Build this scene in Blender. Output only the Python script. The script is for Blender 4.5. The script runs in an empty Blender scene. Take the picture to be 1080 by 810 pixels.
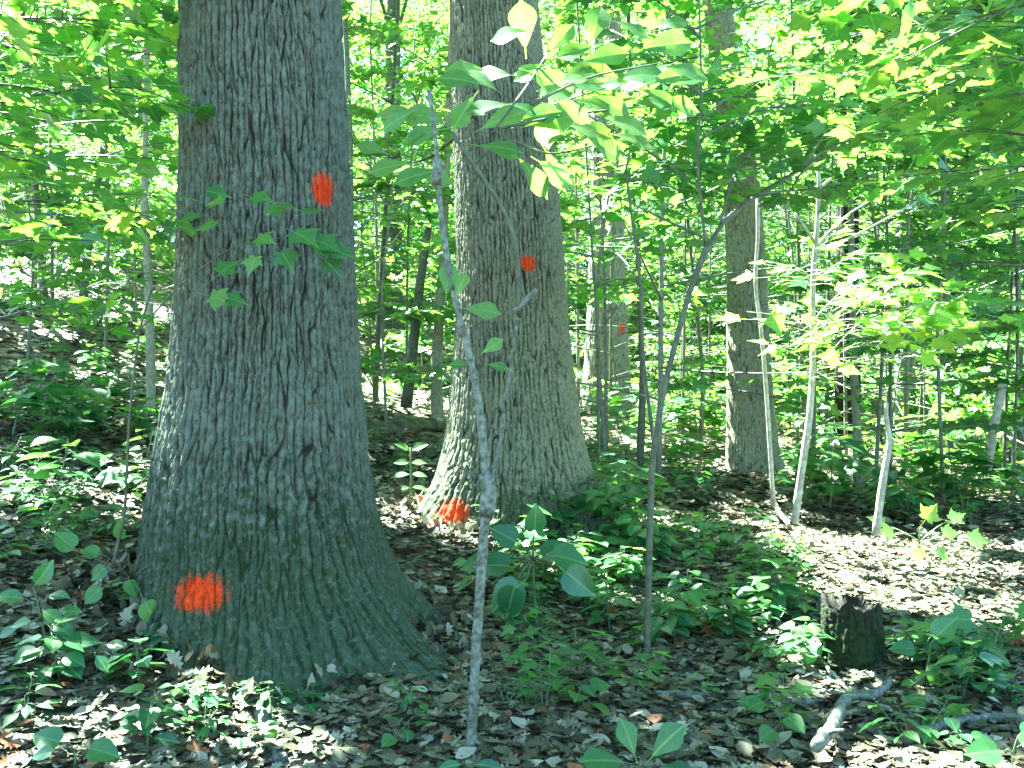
import bpy, math
import numpy as np
from mathutils import Vector

R = np.random.default_rng(11)
C = bpy.context.scene.collection
F, EYE = 1050.0, 1.2          # focal length in photo pixels (1080 wide), eye height
PI = math.pi
SUN_EL, SUN_AZ = math.radians(57), math.radians(133)   # azimuth measured from +X counter-clockwise
SDIR = np.array([math.cos(SUN_EL)*math.cos(SUN_AZ), math.cos(SUN_EL)*math.sin(SUN_AZ), math.sin(SUN_EL)])

def P(px, py, d):
    return np.array([(px-540)/F*d, d, EYE+(405-py)/F*d])

# ------------------------------------------------------------------ noise
def _h(i, j, k, s=0):
    n = (i.astype(np.int64)*374761393 + j.astype(np.int64)*668265263 + k.astype(np.int64)*1274126177 + s*974634777) & 0xffffffff
    n = ((n ^ (n >> 13))*1274126177) & 0xffffffff
    n = ((n ^ (n >> 16))*2246822519) & 0xffffffff
    return ((n ^ (n >> 15)) & 0xffffff)/float(0x1000000)

def vnoise(p, s=0):
    p = np.asarray(p, float); i = np.floor(p).astype(np.int64); f = p-i; f = f*f*(3-2*f)
    out = 0
    for a in (0, 1):
        for b in (0, 1):
            for c in (0, 1):
                w = (f[:, 0] if a else 1-f[:, 0])*(f[:, 1] if b else 1-f[:, 1])*(f[:, 2] if c else 1-f[:, 2])
                out = out + w*_h(i[:, 0]+a, i[:, 1]+b, i[:, 2]+c, s)
    return out

def fbm(p, o=3, s=0):
    t = 0; a = .5; m = 0; p = np.asarray(p, float)
    for k in range(o):
        t = t+a*vnoise(p, s+k); m += a; p = p*2.03+7.7; a *= .5
    return t/m

def sstep(a, b, x):
    t = np.clip((x-a)/(b-a), 0, 1); return t*t*(3-2*t)

# ------------------------------------------------------------------ terrain
_cp = [(0,810,2.8),(300,810,3.0),(540,810,3.05),(800,810,3.0),(1080,810,2.95),(0,650,3.7),
       (150,640,3.9),(250,690,3.6),(450,690,3.95),(330,700,3.7),(0,520,5.2),(0,440,7.5),(0,385,10.5),(80,335,14),(150,292,19),(0,290,17),
       (130,450,7.2),(420,560,5.8),(420,462,9.5),(400,422,12.5),(420,396,17),(540,535,6.6),(650,442,14.5),(700,430,17),(700,560,6.5),
       (800,500,10.8),(800,560,7.3),(900,620,5.3),(1000,680,4.3),(1080,560,7.5),(950,502,11.5),(1000,482,16),(1080,500,12),(700,690,4.1),(560,640,4.9)]
_c = np.array([P(*q) for q in _cp])
_x = np.array([(-22,30,EYE+6.0),(-10,30,EYE+3.6),(0,30,EYE+.9),(12,30,EYE-.8),(24,30,EYE-1.2),(-9,6,EYE+.9),(-14,14,EYE+3.2),(9,5,EYE-1.3),(14,14,EYE-1.3),
               (-8,0,EYE+.1),(8,0,EYE-1.6),(0,-4,EYE-1.6),(-4,1,EYE-.7),(-40,60,EYE+12),(0,60,EYE+3),(40,60,EYE+0),(-40,0,EYE+4),(40,0,EYE-3),(0,-30,EYE-3)])
_c = np.vstack([_c, _x])
def _k(r2): return .5*r2*np.log(r2+1e-9)
_A = np.zeros((len(_c)+3,)*2); _d2 = ((_c[:, None, :2]-_c[None, :, :2])**2).sum(-1)
_A[:len(_c), :len(_c)] = _k(_d2)+np.eye(len(_c))*.6
_A[:len(_c), -3] = 1; _A[:len(_c), -2:] = _c[:, :2]; _A[-3, :len(_c)] = 1; _A[-2:, :len(_c)] = _c[:, :2].T
_w = np.linalg.solve(_A, np.concatenate([_c[:, 2], np.zeros(3)]))
def gz(x, y):
    x = np.atleast_1d(np.asarray(x, float)); y = np.atleast_1d(np.asarray(y, float))
    xc = np.clip(x, -45, 45); yc = np.clip(y, -30, 62)
    z = _w[-3]+_w[-2]*xc+_w[-1]*yc
    for i in range(len(_c)):
        z = z+_w[i]*_k((xc-_c[i, 0])**2+(yc-_c[i, 1])**2)
    z = z+(fbm(np.stack([x*.9, y*.9, 0*x], 1), 3, 5)-.5)*.13
    return z
def g1(x, y): return float(gz(x, y)[0])
def G(px, py):
    ds = np.concatenate([np.arange(1.6, 12, .03), np.arange(12, 60, .1)])
    z = EYE+(405-py)/F*ds; gg = gz((px-540)/F*ds, ds)
    k = np.argmax(z < gg)
    d = ds[k] if z[k] < gg[k] else 50
    return P(px, py, d)
def GD(px, d):
    x = (px-540)/F*d
    return np.array([x, d, g1(x, d)])

# ------------------------------------------------------------------ mesh helpers
def build_mesh(name, V, loops, starts, totals, mat, attrs=None, smooth=True):
    me = bpy.data.meshes.new(name)
    me.vertices.add(len(V)); me.vertices.foreach_set('co', np.asarray(V, np.float32).ravel())
    me.loops.add(len(loops)); me.loops.foreach_set('vertex_index', np.asarray(loops, np.int32))
    me.polygons.add(len(starts)); me.polygons.foreach_set('loop_start', np.asarray(starts, np.int32))
    me.polygons.foreach_set('loop_total', np.asarray(totals, np.int32))
    if smooth: me.polygons.foreach_set('use_smooth', np.ones(len(starts), bool))
    for k, v in (attrs or {}).items():
        a = me.attributes.new(k, 'FLOAT', 'POINT'); a.data.foreach_set('value', np.asarray(v, np.float32))
    me.update(calc_edges=True)
    if mat: me.materials.append(mat)
    return me

class Wood:
    """collects tubes and loose grids as quads/tris into one mesh"""
    def __init__(s): s.V = []; s.Q = []; s.n = 0; s.T = []; s.g = 0; s.k = 0
    def tube(s, pts, rad, sides=6, rough=0.0, seed=0):
        pts = np.asarray(pts, float); rad = np.asarray(rad, float); n = len(pts)
        T = np.gradient(pts, axis=0); T /= np.linalg.norm(T, axis=1)[:, None]+1e-9
        ref = np.array([0, 0, 1.]) if abs(T[n//2, 2]) < .8 else np.array([1., 0, 0])
        A = np.cross(T, ref); A /= np.linalg.norm(A, axis=1)[:, None]+1e-9; B = np.cross(T, A)
        th = np.linspace(0, 2*PI, sides, endpoint=False)
        rr = rad[:, None]*np.ones(sides)
        if rough:
            q = np.stack([np.repeat(np.arange(n), sides)*.9, np.tile(np.cos(th)*1.5, n), np.tile(np.sin(th)*1.5, n)], 1)
            rr = rr*(1+rough*(vnoise(q, seed)-.5).reshape(n, sides)*2)
        V = pts[:, None]+rr[..., None]*(A[:, None]*np.cos(th)[None, :, None]+B[:, None]*np.sin(th)[None, :, None])
        i = np.arange(n-1)[:, None]*sides; j = np.arange(sides); k = (j+1) % sides
        Q = np.stack([i+j, i+sides+j, i+sides+k, i+k], -1).reshape(-1, 4)+s.n
        V = np.vstack([V.reshape(-1, 3), pts[:1], pts[-1:]])
        cap0 = np.stack([np.full(sides, n*sides), j, k, np.full(sides, -1)], 1)
        cap1 = np.stack([np.full(sides, n*sides+1), (n-1)*sides+k, (n-1)*sides+j, np.full(sides, -1)], 1)
        cap = np.vstack([cap0, cap1]); cap[:, :3] += s.n
        s.V.append(V); s.Q.append(Q); s.Q.append(cap); s.n += len(V); s.k += 1; s.T.append(np.full((len(Q)+len(cap), 2), (s.g, s.k) if rad.max() < .0102 and s.g else (0, 0)))
    def raw(s, V, Q):
        s.V.append(V); s.Q.append(np.asarray(Q)+s.n); s.n += len(V); s.T.append(np.zeros((len(Q), 2), int))
    def arrays(s):
        return (np.vstack(s.V), np.vstack(s.Q)) if s.V else (np.zeros((0, 3)), np.zeros((0, 4), int))
def prune(V, Q, tag, view=True):
    """a twig mostly inside a gap goes, and a branch that goes takes its twigs along"""
    c = V[Q[:, :3]].mean(1); ok = keep_sun(c, -.02) & (keep_view(c) if view else True)
    k = np.ones(len(Q), bool); g, t = tag[:, 0], tag[:, 1]; n = t.max()+1
    cnt = np.bincount(t, minlength=n); bad = np.bincount(t, weights=~ok, minlength=n)/np.maximum(cnt, 1) > .4; bad[0] = False
    k &= ~bad[t]
    first = {}
    for gi, ti in np.unique(tag, axis=0): first.setdefault(gi, ti)
    dead = [gi for gi, ti in first.items() if gi > 0 and bad[ti]]
    return k & ~np.isin(g, dead)
def quads_to_loops(Q):
    tri = Q[:, 3] < 0; tot = np.where(tri, 3, 4); m = np.ones_like(Q, bool); m[:, 3] = ~tri
    loops = Q[m]; st = np.concatenate([[0], np.cumsum(tot)[:-1]])
    return loops, st, tot
def wood_mesh(name, V, Q, mat, attrs=None):
    return build_mesh(name, V, *quads_to_loops(Q), mat, attrs)

# leaf templates: verts + tris fan
def tpl(outline, center, fold=.0, droop=.0, petiole=0., curl=0., ring=False, smooth=0):
    o = np.array(outline, float)
    for _ in range(smooth):                                   # round the outline, keep base and tip
        n = len(o); t = int(np.argmax(o[:, 1])); nw = []
        for i in range(n):
            p, q = o[i], o[(i+1) % n]
            nw.append(p if i in (0, t) else .75*p+.25*o[i-1]*0+.25*q if False else .8*p+.1*o[i-1]+.1*q); nw.append((p+q)/2+((p-o[i-1])-(o[(i+2) % n]-q))*.06)
        o = np.array(nw)
    c = np.array([center], float); n = len(o)
    if ring:
        V = np.vstack([c, c+(o-c)*.55, o])
        T = [(0, i+1, (i+1) % n+1) for i in range(n)]
        for i in range(n):
            j = (i+1) % n; T += [(i+1, n+i+1, n+j+1), (i+1, n+j+1, j+1)]
    else:
        V = np.vstack([c, o]); T = [(0, i+1, (i+1) % n+1) for i in range(n)]
    z = fold*np.abs(V[:, 0])-droop*V[:, 1]**2+curl*(V[:, 0]**2)
    V = np.column_stack([V, z])
    if petiole:
        V[:, 1] += petiole; b = len(V)
        V = np.vstack([V, [[-.012, 0, 0], [.012, 0, 0], [.012, petiole+.04, .0], [-.012, petiole+.04, 0]]])
        T += [(b, b+1, b+2), (b, b+2, b+3)]
    return V, np.array(T)
def mirror(half):
    return half+[(-x, y) for x, y in reversed(half) if abs(x) > 1e-6]
MAPLE = tpl(mirror([(0,.03),(.14,-.07),(.38,-.04),(.31,.12),(.45,.2),(.66,.5),(.4,.44),(.33,.56),(.24,.54),(.2,.72),(.09,.8),(0,1.06)]), (0,.3), .10, .16, .5)
MAPLE2 = tpl(mirror([(0,.0),(.36,-.03),(.3,.16),(.62,.48),(.22,.52),(0,1.05)]), (0,.3), .10, .14)
OVATE = tpl(mirror([(0,0),(.15,.12),(.25,.32),(.27,.5),(.2,.74),(.09,.9),(0,1.04)]), (0,.45), .22, .20, .12, ring=True, smooth=2)
BROAD = tpl(mirror([(0,.03),(.2,.0),(.38,.16),(.44,.38),(.36,.62),(.2,.84),(.07,.95),(0,1.06)]), (0,.42), .16, .18, .2, ring=True, smooth=2)
OBOV = tpl(mirror([(0,0),(.08,.12),(.17,.34),(.27,.56),(.29,.72),(.2,.88),(.07,.98),(0,1.08)]), (0,.5), .09, .2, .25, ring=True, smooth=2)
SIMPLE = (np.array([[0,0,0],[.34,.45,.07],[0,1,-.1],[-.34,.45,.07]]), np.array([(0,1,2),(0,2,3)]))
def oakleaf(curl, droop):
    return tpl(mirror([(0,0),(.06,.1),(.2,.16),(.12,.28),(.3,.42),(.16,.5),(.31,.68),(.15,.74),(.16,.9),(0,1.0)]), (0,.5), 0, droop, 0, curl)
LIT = [oakleaf(.8,.06), oakleaf(-1.1,-.12), oakleaf(.3,.2), oakleaf(1.7,-.1), tpl(mirror([(0,0),(.2,.15),(.3,.4),(.22,.7),(0,1.)]),(0,.45),0,-.3,0,1.8)]

class Leaves:
    def __init__(s): s.p = []; s.d = []; s.n = []; s.s = []
    def add(s, p, d, n, size):
        p = np.atleast_2d(p); k = len(p)
        s.p.append(p); s.d.append(np.broadcast_to(np.atleast_2d(d), (k, 3))); s.n.append(np.broadcast_to(np.atleast_2d(n), (k, 3)))
        s.s.append(np.broadcast_to(np.atleast_1d(size), (k,)))
    def arrays(s):
        if not s.p: return np.zeros((0, 3)), np.zeros((0, 3)), np.zeros((0, 3)), np.zeros(0)
        return np.vstack(s.p), np.vstack(s.d), np.vstack(s.n), np.concatenate(s.s)
def leaf_geo(arr, T, wide=1.0):
    p, d, n, s = arr; V0, T0 = T
    y = d/(np.linalg.norm(d, axis=1)[:, None]+1e-9)
    x = np.cross(y, n); x /= np.linalg.norm(x, axis=1)[:, None]+1e-9
    z = np.cross(x, y)
    V = p[:, None]+s[:, None, None]*(V0[None, :, :1]*wide*x[:, None]+V0[None, :, 1:2]*y[:, None]+V0[None, :, 2:3]*z[:, None])
    k = len(V0); Fc = (np.arange(len(p))[:, None, None]*k+T0[None]).reshape(-1, 3)
    return V.reshape(-1, 3), Fc
def leaf_mesh(name, arr, T, mat, wide=1.0):
    V, Fc = leaf_geo(arr, T, wide)
    rib = np.tile(1-np.clip(np.abs(T[0][:, 0])/.28, 0, 1), len(arr[0])) if len(T[0]) > 8 else np.zeros(len(V))
    return build_mesh(name, V, Fc.ravel(), np.arange(len(Fc))*3, np.full(len(Fc), 3), mat, dict(rib=rib), smooth=True)

# ------------------------------------------------------------------ where sun comes through the canopy
GAPS = []
def gap(c, r, tmin=.35): GAPS.append((np.asarray(c, float), r, tmin))
def keep_sun(p, ext=.06, tmore=0.0, first=None):
    k = np.ones(len(p), bool)
    jit = .8+.45*vnoise(p*2.3, 91)
    for c, r, t0 in GAPS[:first]:
        v = p-c; t = v@SDIR
        k &= ~((t > t0+tmore) & (((v*v).sum(1)-t*t) < (r*jit+ext)**2))
    return k
CLEAR = [(178,400,0,720,5.0,.9), (462,640,0,545,7.6,.95), (752,830,215,505,11.8,.8), (470,560,0,810,5.2,.6),(610,690,320,440,15.5,.8),(868,980,370,500,16,.75),
         (835,1010,230,390,7.2,.8)]
def keep_view(p, hard=False):
    """loose foliage does not grow in front of the trunks the photo shows bare"""
    d = np.maximum(p[:, 1], .05); px = 540+F*p[:, 0]/d; py = 405-F*(p[:, 2]-EYE)/d
    k = np.ones(len(p), bool); r = vnoise(p*1.7, 33)
    for x0, x1, y0, y1, dm, pr in CLEAR:
        k &= ~((px > x0) & (px < x1) & (py > y0) & (py < y1) & (d < dm) & (p[:, 1] > 0) & ((r < pr+.2*(pr > .8)) | hard))
    k &= ~((p[:, 1] < 2.4) & (p[:, 1] > -.5) & (np.abs(p[:, 0]) < 2.2) & (p[:, 2] < 3.2))
    return k

# ------------------------------------------------------------------ materials
def nd(nt, t, **kw):
    n = nt.nodes.new(t)
    for k, v in kw.items():
        if k in n.inputs.keys(): n.inputs[k].default_value = v
        else: setattr(n, k, v)
    return n
def new_mat(name):
    m = bpy.data.materials.new(name); m.use_nodes = True; m.node_tree.nodes.clear(); return m, m.node_tree
def ramp(nt, stops):
    r = nt.nodes.new('ShaderNodeValToRGB'); e = r.color_ramp.elements
    while len(e) < len(stops): e.new(.5)
    for q, (p, c) in zip(e, stops): q.position = p; q.color = (*c, 1)
    return r
def leaf_mat(name, stops, trans, tfac=.45, rough=.42):
    m, nt = new_mat(name); L = nt.links.new
    out = nd(nt, 'ShaderNodeOutputMaterial'); g = nd(nt, 'ShaderNodeNewGeometry'); oi = nd(nt, 'ShaderNodeObjectInfo')
    r = ramp(nt, stops); ad = nd(nt, 'ShaderNodeMath', operation='ADD'); sc = nd(nt, 'ShaderNodeMath', operation='MULTIPLY_ADD')
    L(oi.outputs['Random'], sc.inputs[0]); sc.inputs[1].default_value = .4; sc.inputs[2].default_value = -.2
    L(g.outputs['Random Per Island'], ad.inputs[0]); L(sc.outputs[0], ad.inputs[1]); L(ad.outputs[0], r.inputs[0])
    no = nd(nt, 'ShaderNodeTexNoise', Scale=55.0); no.inputs['Detail'].default_value = 2
    tc = nd(nt, 'ShaderNodeTexCoord'); L(tc.outputs['Object'], no.inputs['Vector'])
    hv = nd(nt, 'ShaderNodeHueSaturation'); mr = nd(nt, 'ShaderNodeMapRange'); mr.inputs[3].default_value = .75; mr.inputs[4].default_value = 1.25
    L(no.outputs[0], mr.inputs[0]); L(mr.outputs[0], hv.inputs['Value'])
    ab = nd(nt, 'ShaderNodeAttribute', attribute_name='rib'); rr = ramp(nt, [(.88,(0,0,0)),(.97,(.55,.55,.55))]); L(ab.outputs['Fac'], rr.inputs[0])
    rx = nd(nt, 'ShaderNodeMix', data_type='RGBA'); L(rr.outputs[0], rx.inputs[0]); L(r.outputs[0], rx.inputs[6]); rx.inputs[7].default_value = (.16,.24,.09,1)
    ns = nd(nt, 'ShaderNodeTexNoise', Scale=140.0); L(tc.outputs['Object'], ns.inputs['Vector']); rs = ramp(nt, [(.66,(0,0,0)),(.72,(.8,.8,.8))]); L(ns.outputs[0], rs.inputs[0])
    rz = nd(nt, 'ShaderNodeMix', data_type='RGBA'); L(rs.outputs[0], rz.inputs[0]); L(rx.outputs[2], rz.inputs[6]); rz.inputs[7].default_value = (.07,.06,.015,1)
    L(rz.outputs[2], hv.inputs['Color'])
    b = nd(nt, 'ShaderNodeBsdfPrincipled', Roughness=rough); L(hv.outputs[0], b.inputs['Base Color']); b.inputs['Specular IOR Level'].default_value = .6
    t = nd(nt, 'ShaderNodeBsdfTranslucent'); mx = nd(nt, 'ShaderNodeMix', data_type='RGBA', blend_type='MULTIPLY'); mx.inputs[0].default_value = 1
    L(hv.outputs[0], mx.inputs[6]); mx.inputs[7].default_value = (*trans, 1); L(mx.outputs[2], t.inputs['Color'])
    ms = nd(nt, 'ShaderNodeMixShader'); ms.inputs[0].default_value = tfac
    L(b.outputs[0], ms.inputs[1]); L(t.outputs[0], ms.inputs[2]); L(ms.outputs[0], out.inputs[0])
    return m
GREEN = leaf_mat('maple leaf', [(0,(.03,.085,.032)),(.4,(.045,.12,.032)),(.75,(.065,.15,.035)),(1,(.10,.17,.04))], (3.6,3.1,1.0))
PALE = leaf_mat('sunlit-look leaf', [(0,(.06,.14,.045)),(.5,(.09,.18,.055)),(1,(.13,.21,.07))], (3.6,3.1,1.1), .6)  # pale leaf, its colour lightened and made more translucent to look sunlit
TEAL = leaf_mat('glossy herb leaf', [(0,(.025,.075,.03)),(.5,(.035,.10,.035)),(1,(.06,.14,.03))], (2.4,2.5,1.2), .35, .33)
FARG = leaf_mat('canopy leaf', [(0,(.035,.10,.032)),(.5,(.055,.14,.038)),(1,(.09,.17,.045))], (3.6,3.1,1.1), .5)

def litter_mat(name):
    m, nt = new_mat(name); L = nt.links.new
    out = nd(nt, 'ShaderNodeOutputMaterial'); g = nd(nt, 'ShaderNodeNewGeometry')
    r = ramp(nt, [(0,(.028,.025,.012)),(.35,(.06,.054,.028)),(.6,(.105,.095,.055)),(.8,(.175,.16,.10)),(.95,(.28,.26,.19)),(.97,(.19,.065,.025)),(1,(.22,.09,.035))])
    L(g.outputs['Random Per Island'], r.inputs[0])
    no = nd(nt, 'ShaderNodeTexNoise', Scale=45.0); no.inputs['Detail'].default_value = 3
    tc = nd(nt, 'ShaderNodeTexCoord'); L(tc.outputs['Object'], no.inputs['Vector'])
    hv = nd(nt, 'ShaderNodeHueSaturation'); mr = nd(nt, 'ShaderNodeMapRange'); mr.inputs[3].default_value = .6; mr.inputs[4].default_value = 1.35
    L(no.outputs[0], mr.inputs[0]); L(mr.outputs[0], hv.inputs['Value']); L(r.outputs[0], hv.inputs['Color'])
    b = nd(nt, 'ShaderNodeBsdfPrincipled', Roughness=.6); b.inputs['Specular IOR Level'].default_value = .3; L(hv.outputs[0], b.inputs['Base Color'])
    t = nd(nt, 'ShaderNodeBsdfTranslucent'); L(hv.outputs[0], t.inputs['Color'])
    ms = nd(nt, 'ShaderNodeMixShader'); ms.inputs[0].default_value = .12
    L(b.outputs[0], ms.inputs[1]); L(t.outputs[0], ms.inputs[2]); L(ms.outputs[0], out.inputs[0])
    return m
LITTER = litter_mat('dry oak leaves')

def ground_mat():
    m, nt = new_mat('forest floor'); L = nt.links.new
    out = nd(nt, 'ShaderNodeOutputMaterial'); b = nd(nt, 'ShaderNodeBsdfPrincipled', Roughness=.9)
    tc = nd(nt, 'ShaderNodeTexCoord')
    v = nd(nt, 'ShaderNodeTexVoronoi', Scale=11.0); L(tc.outputs['Object'], v.inputs['Vector'])
    sp = nd(nt, 'ShaderNodeSeparateColor'); L(v.outputs['Color'], sp.inputs[0])
    r = ramp(nt, [(0,(.03,.022,.015)),(.35,(.075,.055,.035)),(.7,(.15,.115,.08)),(.9,(.22,.18,.13)),(1,(.16,.06,.03))]); L(sp.outputs[0], r.inputs[0])
    n = nd(nt, 'ShaderNodeTexNoise', Scale=.8); n.inputs['Detail'].default_value = 5; L(tc.outputs['Object'], n.inputs['Vector'])
    gr = ramp(nt, [(.52,(0,0,0)),(.66,(.55,.55,.55))]); L(n.outputs[0], gr.inputs[0])
    mx = nd(nt, 'ShaderNodeMix', data_type='RGBA'); L(gr.outputs[0], mx.inputs[0]); L(r.outputs[0], mx.inputs[6]); mx.inputs[7].default_value = (.03,.06,.018,1)
    L(mx.outputs[2], b.inputs['Base Color'])
    bp = nd(nt, 'ShaderNodeBump', Strength=.9, Distance=.03); L(v.outputs['Distance'], bp.inputs['Height']); L(bp.outputs[0], b.inputs['Normal'])
    L(b.outputs[0], out.inputs[0]); return m
GROUND = ground_mat()

def bark_mat(name, plate, deep, moss=.0, lichen=(.3,.33,.31), bump=1.0, scale=1.0):
    m, nt = new_mat(name); L = nt.links.new
    out = nd(nt, 'ShaderNodeOutputMaterial'); b = nd(nt, 'ShaderNodeBsdfPrincipled', Roughness=.8); b.inputs['Specular IOR Level'].default_value = .2
    tc = nd(nt, 'ShaderNodeTexCoord'); mp = nd(nt, 'ShaderNodeMapping'); mp.inputs['Scale'].default_value = (1,1,.35); L(tc.outputs['Object'], mp.inputs['Vector'])
    af = nd(nt, 'ShaderNodeAttribute', attribute_name='furrow')
    n1 = nd(nt, 'ShaderNodeTexNoise', Scale=110*scale); n1.inputs['Detail'].default_value = 6; n1.inputs['Roughness'].default_value = .7; L(mp.outputs[0], n1.inputs['Vector'])
    n2 = nd(nt, 'ShaderNodeTexNoise', Scale=24*scale); n2.inputs['Detail'].default_value = 6; n2.inputs['Roughness'].default_value = .7; L(tc.outputs['Object'], n2.inputs['Vector'])
    r1 = ramp(nt, [(.36, tuple(.4*c for c in plate)), (.5, plate), (.64, tuple(min(1, 1.6*c) for c in plate))]); L(n1.outputs[0], r1.inputs[0])
    rl = ramp(nt, [(.45,(0,0,0)),(.62,(.8,.8,.8))]); L(n2.outputs[0], rl.inputs[0])
    m1 = nd(nt, 'ShaderNodeMix', data_type='RGBA'); L(rl.outputs[0], m1.inputs[0]); L(r1.outputs[0], m1.inputs[6]); m1.inputs[7].default_value = (*lichen, 1)
    m2 = nd(nt, 'ShaderNodeMix', data_type='RGBA'); rf = ramp(nt, [(.0,(0,0,0)),(.5,(1,1,1))]); L(af.outputs['Fac'], rf.inputs[0]); L(rf.outputs[0], m2.inputs[0]); m2.inputs[6].default_value = (*deep, 1); L(m1.outputs[2], m2.inputs[7])
    am = nd(nt, 'ShaderNodeAttribute', attribute_name='moss'); n3 = nd(nt, 'ShaderNodeTexNoise', Scale=30*scale); n3.inputs['Detail'].default_value = 5; L(tc.outputs['Object'], n3.inputs['Vector'])
    mm = nd(nt, 'ShaderNodeMath', operation='ADD'); L(am.outputs['Fac'], mm.inputs[0]); L(n3.outputs[0], mm.inputs[1])
    rm = ramp(nt, [(.82,(0,0,0)),(1.02,(.7,.7,.7))]); L(mm.outputs[0], rm.inputs[0])
    m3 = nd(nt, 'ShaderNodeMix', data_type='RGBA'); L(rm.outputs[0], m3.inputs[0]); L(m2.outputs[2], m3.inputs[6]); m3.inputs[7].default_value = (.014,.03,.004,1)
    n5 = nd(nt, 'ShaderNodeTexNoise', Scale=48*scale); n5.inputs['Detail'].default_value = 4; L(tc.outputs['Object'], n5.inputs['Vector'])
    r5 = ramp(nt, [(.56,(0,0,0)),(.64,(.75,.75,.75))]); L(n5.outputs[0], r5.inputs[0]); g5 = ramp(nt, [(.1,(0,0,0)),(.3,(1,1,1))]); L(am.outputs['Fac'], g5.inputs[0])
    x5 = nd(nt, 'ShaderNodeMath', operation='MULTIPLY'); L(r5.outputs[0], x5.inputs[0]); L(g5.outputs[0], x5.inputs[1])
    m5 = nd(nt, 'ShaderNodeMix', data_type='RGBA'); L(x5.outputs[0], m5.inputs[0]); L(m3.outputs[2], m5.inputs[6]); m5.inputs[7].default_value = (*[.55*c for c in lichen], 1); m3 = m5
    ap = nd(nt, 'ShaderNodeAttribute', attribute_name='paint')
    n4 = nd(nt, 'ShaderNodeTexNoise', Scale=150); n4.inputs['Detail'].default_value = 3; L(tc.outputs['Object'], n4.inputs['Vector'])
    pz = nd(nt, 'ShaderNodeMath', operation='MULTIPLY_ADD'); L(af.outputs['Fac'], pz.inputs[0]); pz.inputs[1].default_value = .4; L(ap.outputs['Fac'], pz.inputs[2])
    pm = nd(nt, 'ShaderNodeMath', operation='MULTIPLY_ADD'); L(n4.outputs[0], pm.inputs[0]); pm.inputs[1].default_value = 1.5; L(pz.outputs[0], pm.inputs[2])
    rp = ramp(nt, [(.6,(0,0,0)),(.86,(1,1,1))]); pn = nd(nt, 'ShaderNodeMath', operation='MULTIPLY'); pn.inputs[1].default_value = .5; L(pm.outputs[0], pn.inputs[0]); L(pn.outputs[0], rp.inputs[0])
    m4 = nd(nt, 'ShaderNodeMix', data_type='RGBA'); gt = ramp(nt, [(.02,(0,0,0)),(.4,(1,1,1))]); L(ap.outputs['Fac'], gt.inputs[0]); pg = nd(nt, 'ShaderNodeMath', operation='MULTIPLY'); L(rp.outputs[0], pg.inputs[0]); L(gt.outputs[0], pg.inputs[1]); L(pg.outputs[0], m4.inputs[0]); L(m3.outputs[2], m4.inputs[6]); rq = ramp(nt, [(.3,(.34,.02,.002)),(.65,(.7,.055,.004))]); L(n1.outputs[0], rq.inputs[0]); L(rq.outputs[0], m4.inputs[7])
    L(m4.outputs[2], b.inputs['Base Color'])
    bp = nd(nt, 'ShaderNodeBump', Strength=.9*bump, Distance=.01); L(n1.outputs[0], bp.inputs['Height']); L(bp.outputs[0], b.inputs['Normal'])
    L(b.outputs[0], out.inputs[0]); return m
BARK1 = bark_mat('oak bark', (.085,.088,.064), (.011,.009,.006), lichen=(.13,.16,.13))
BARK2 = bark_mat('pale oak bark', (.135,.13,.08), (.017,.014,.009), lichen=(.19,.19,.14))
BARK3 = bark_mat('smooth brown bark', (.20,.19,.125), (.06,.055,.035), lichen=(.28,.28,.20))
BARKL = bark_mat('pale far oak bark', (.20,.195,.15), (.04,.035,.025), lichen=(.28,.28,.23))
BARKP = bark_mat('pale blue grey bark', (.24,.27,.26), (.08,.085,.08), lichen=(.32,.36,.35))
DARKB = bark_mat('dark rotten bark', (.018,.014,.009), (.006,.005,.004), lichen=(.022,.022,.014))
def stem_mat(name, c1, c2, sc=30):
    m, nt = new_mat(name); L = nt.links.new
    out = nd(nt, 'ShaderNodeOutputMaterial'); b = nd(nt, 'ShaderNodeBsdfPrincipled', Roughness=.6)
    tc = nd(nt, 'ShaderNodeTexCoord'); n = nd(nt, 'ShaderNodeTexNoise', Scale=float(sc)); n.inputs['Detail'].default_value = 5; L(tc.outputs['Object'], n.inputs['Vector'])
    r = ramp(nt, [(.35, c1), (.65, c2)]); L(n.outputs[0], r.inputs[0]); L(r.outputs[0], b.inputs['Base Color'])
    bp = nd(nt, 'ShaderNodeBump', Strength=.5, Distance=.004); L(n.outputs[0], bp.inputs['Height']); L(bp.outputs[0], b.inputs['Normal'])
    L(b.outputs[0], out.inputs[0]); return m
STEM = stem_mat('grey sapling bark', (.028,.032,.022), (.15,.16,.12), 55)
STEMD = stem_mat('dark twig bark', (.026,.028,.012), (.075,.08,.042))
STEMU = stem_mat('understory bark', (.06,.06,.04), (.14,.135,.10))
STEMP = stem_mat('bare bleached wood', (.17,.15,.11), (.34,.31,.25))
STEMG = stem_mat('green herb stem', (.05,.09,.03), (.09,.13,.05))
STICK = stem_mat('weathered fallen wood', (.025,.027,.02), (.11,.115,.09), 40)
MOSSLOG = stem_mat('mossy log bark', (.025,.03,.014), (.07,.055,.035), 14)

# ------------------------------------------------------------------ object helpers
def thing(name, label, cat, loc, group=None):
    o = bpy.data.objects.new(name, None); C.objects.link(o); o.location = [float(q) for q in loc]
    o.empty_display_size = .2; o['label'] = label; o['category'] = cat
    if group: o['group'] = group
    return o
def part(name, me, parent):
    o = bpy.data.objects.new(name, me); C.objects.link(o); o.parent = parent; return o
def single(name, me, loc, label=None, cat=None, group=None, kind=None):
    o = bpy.data.objects.new(name, me); C.objects.link(o); o.location = [float(q) for q in loc]
    if label: o['label'] = label
    if cat: o['category'] = cat
    if group: o['group'] = group
    if kind: o['kind'] = kind
    return o

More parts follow.
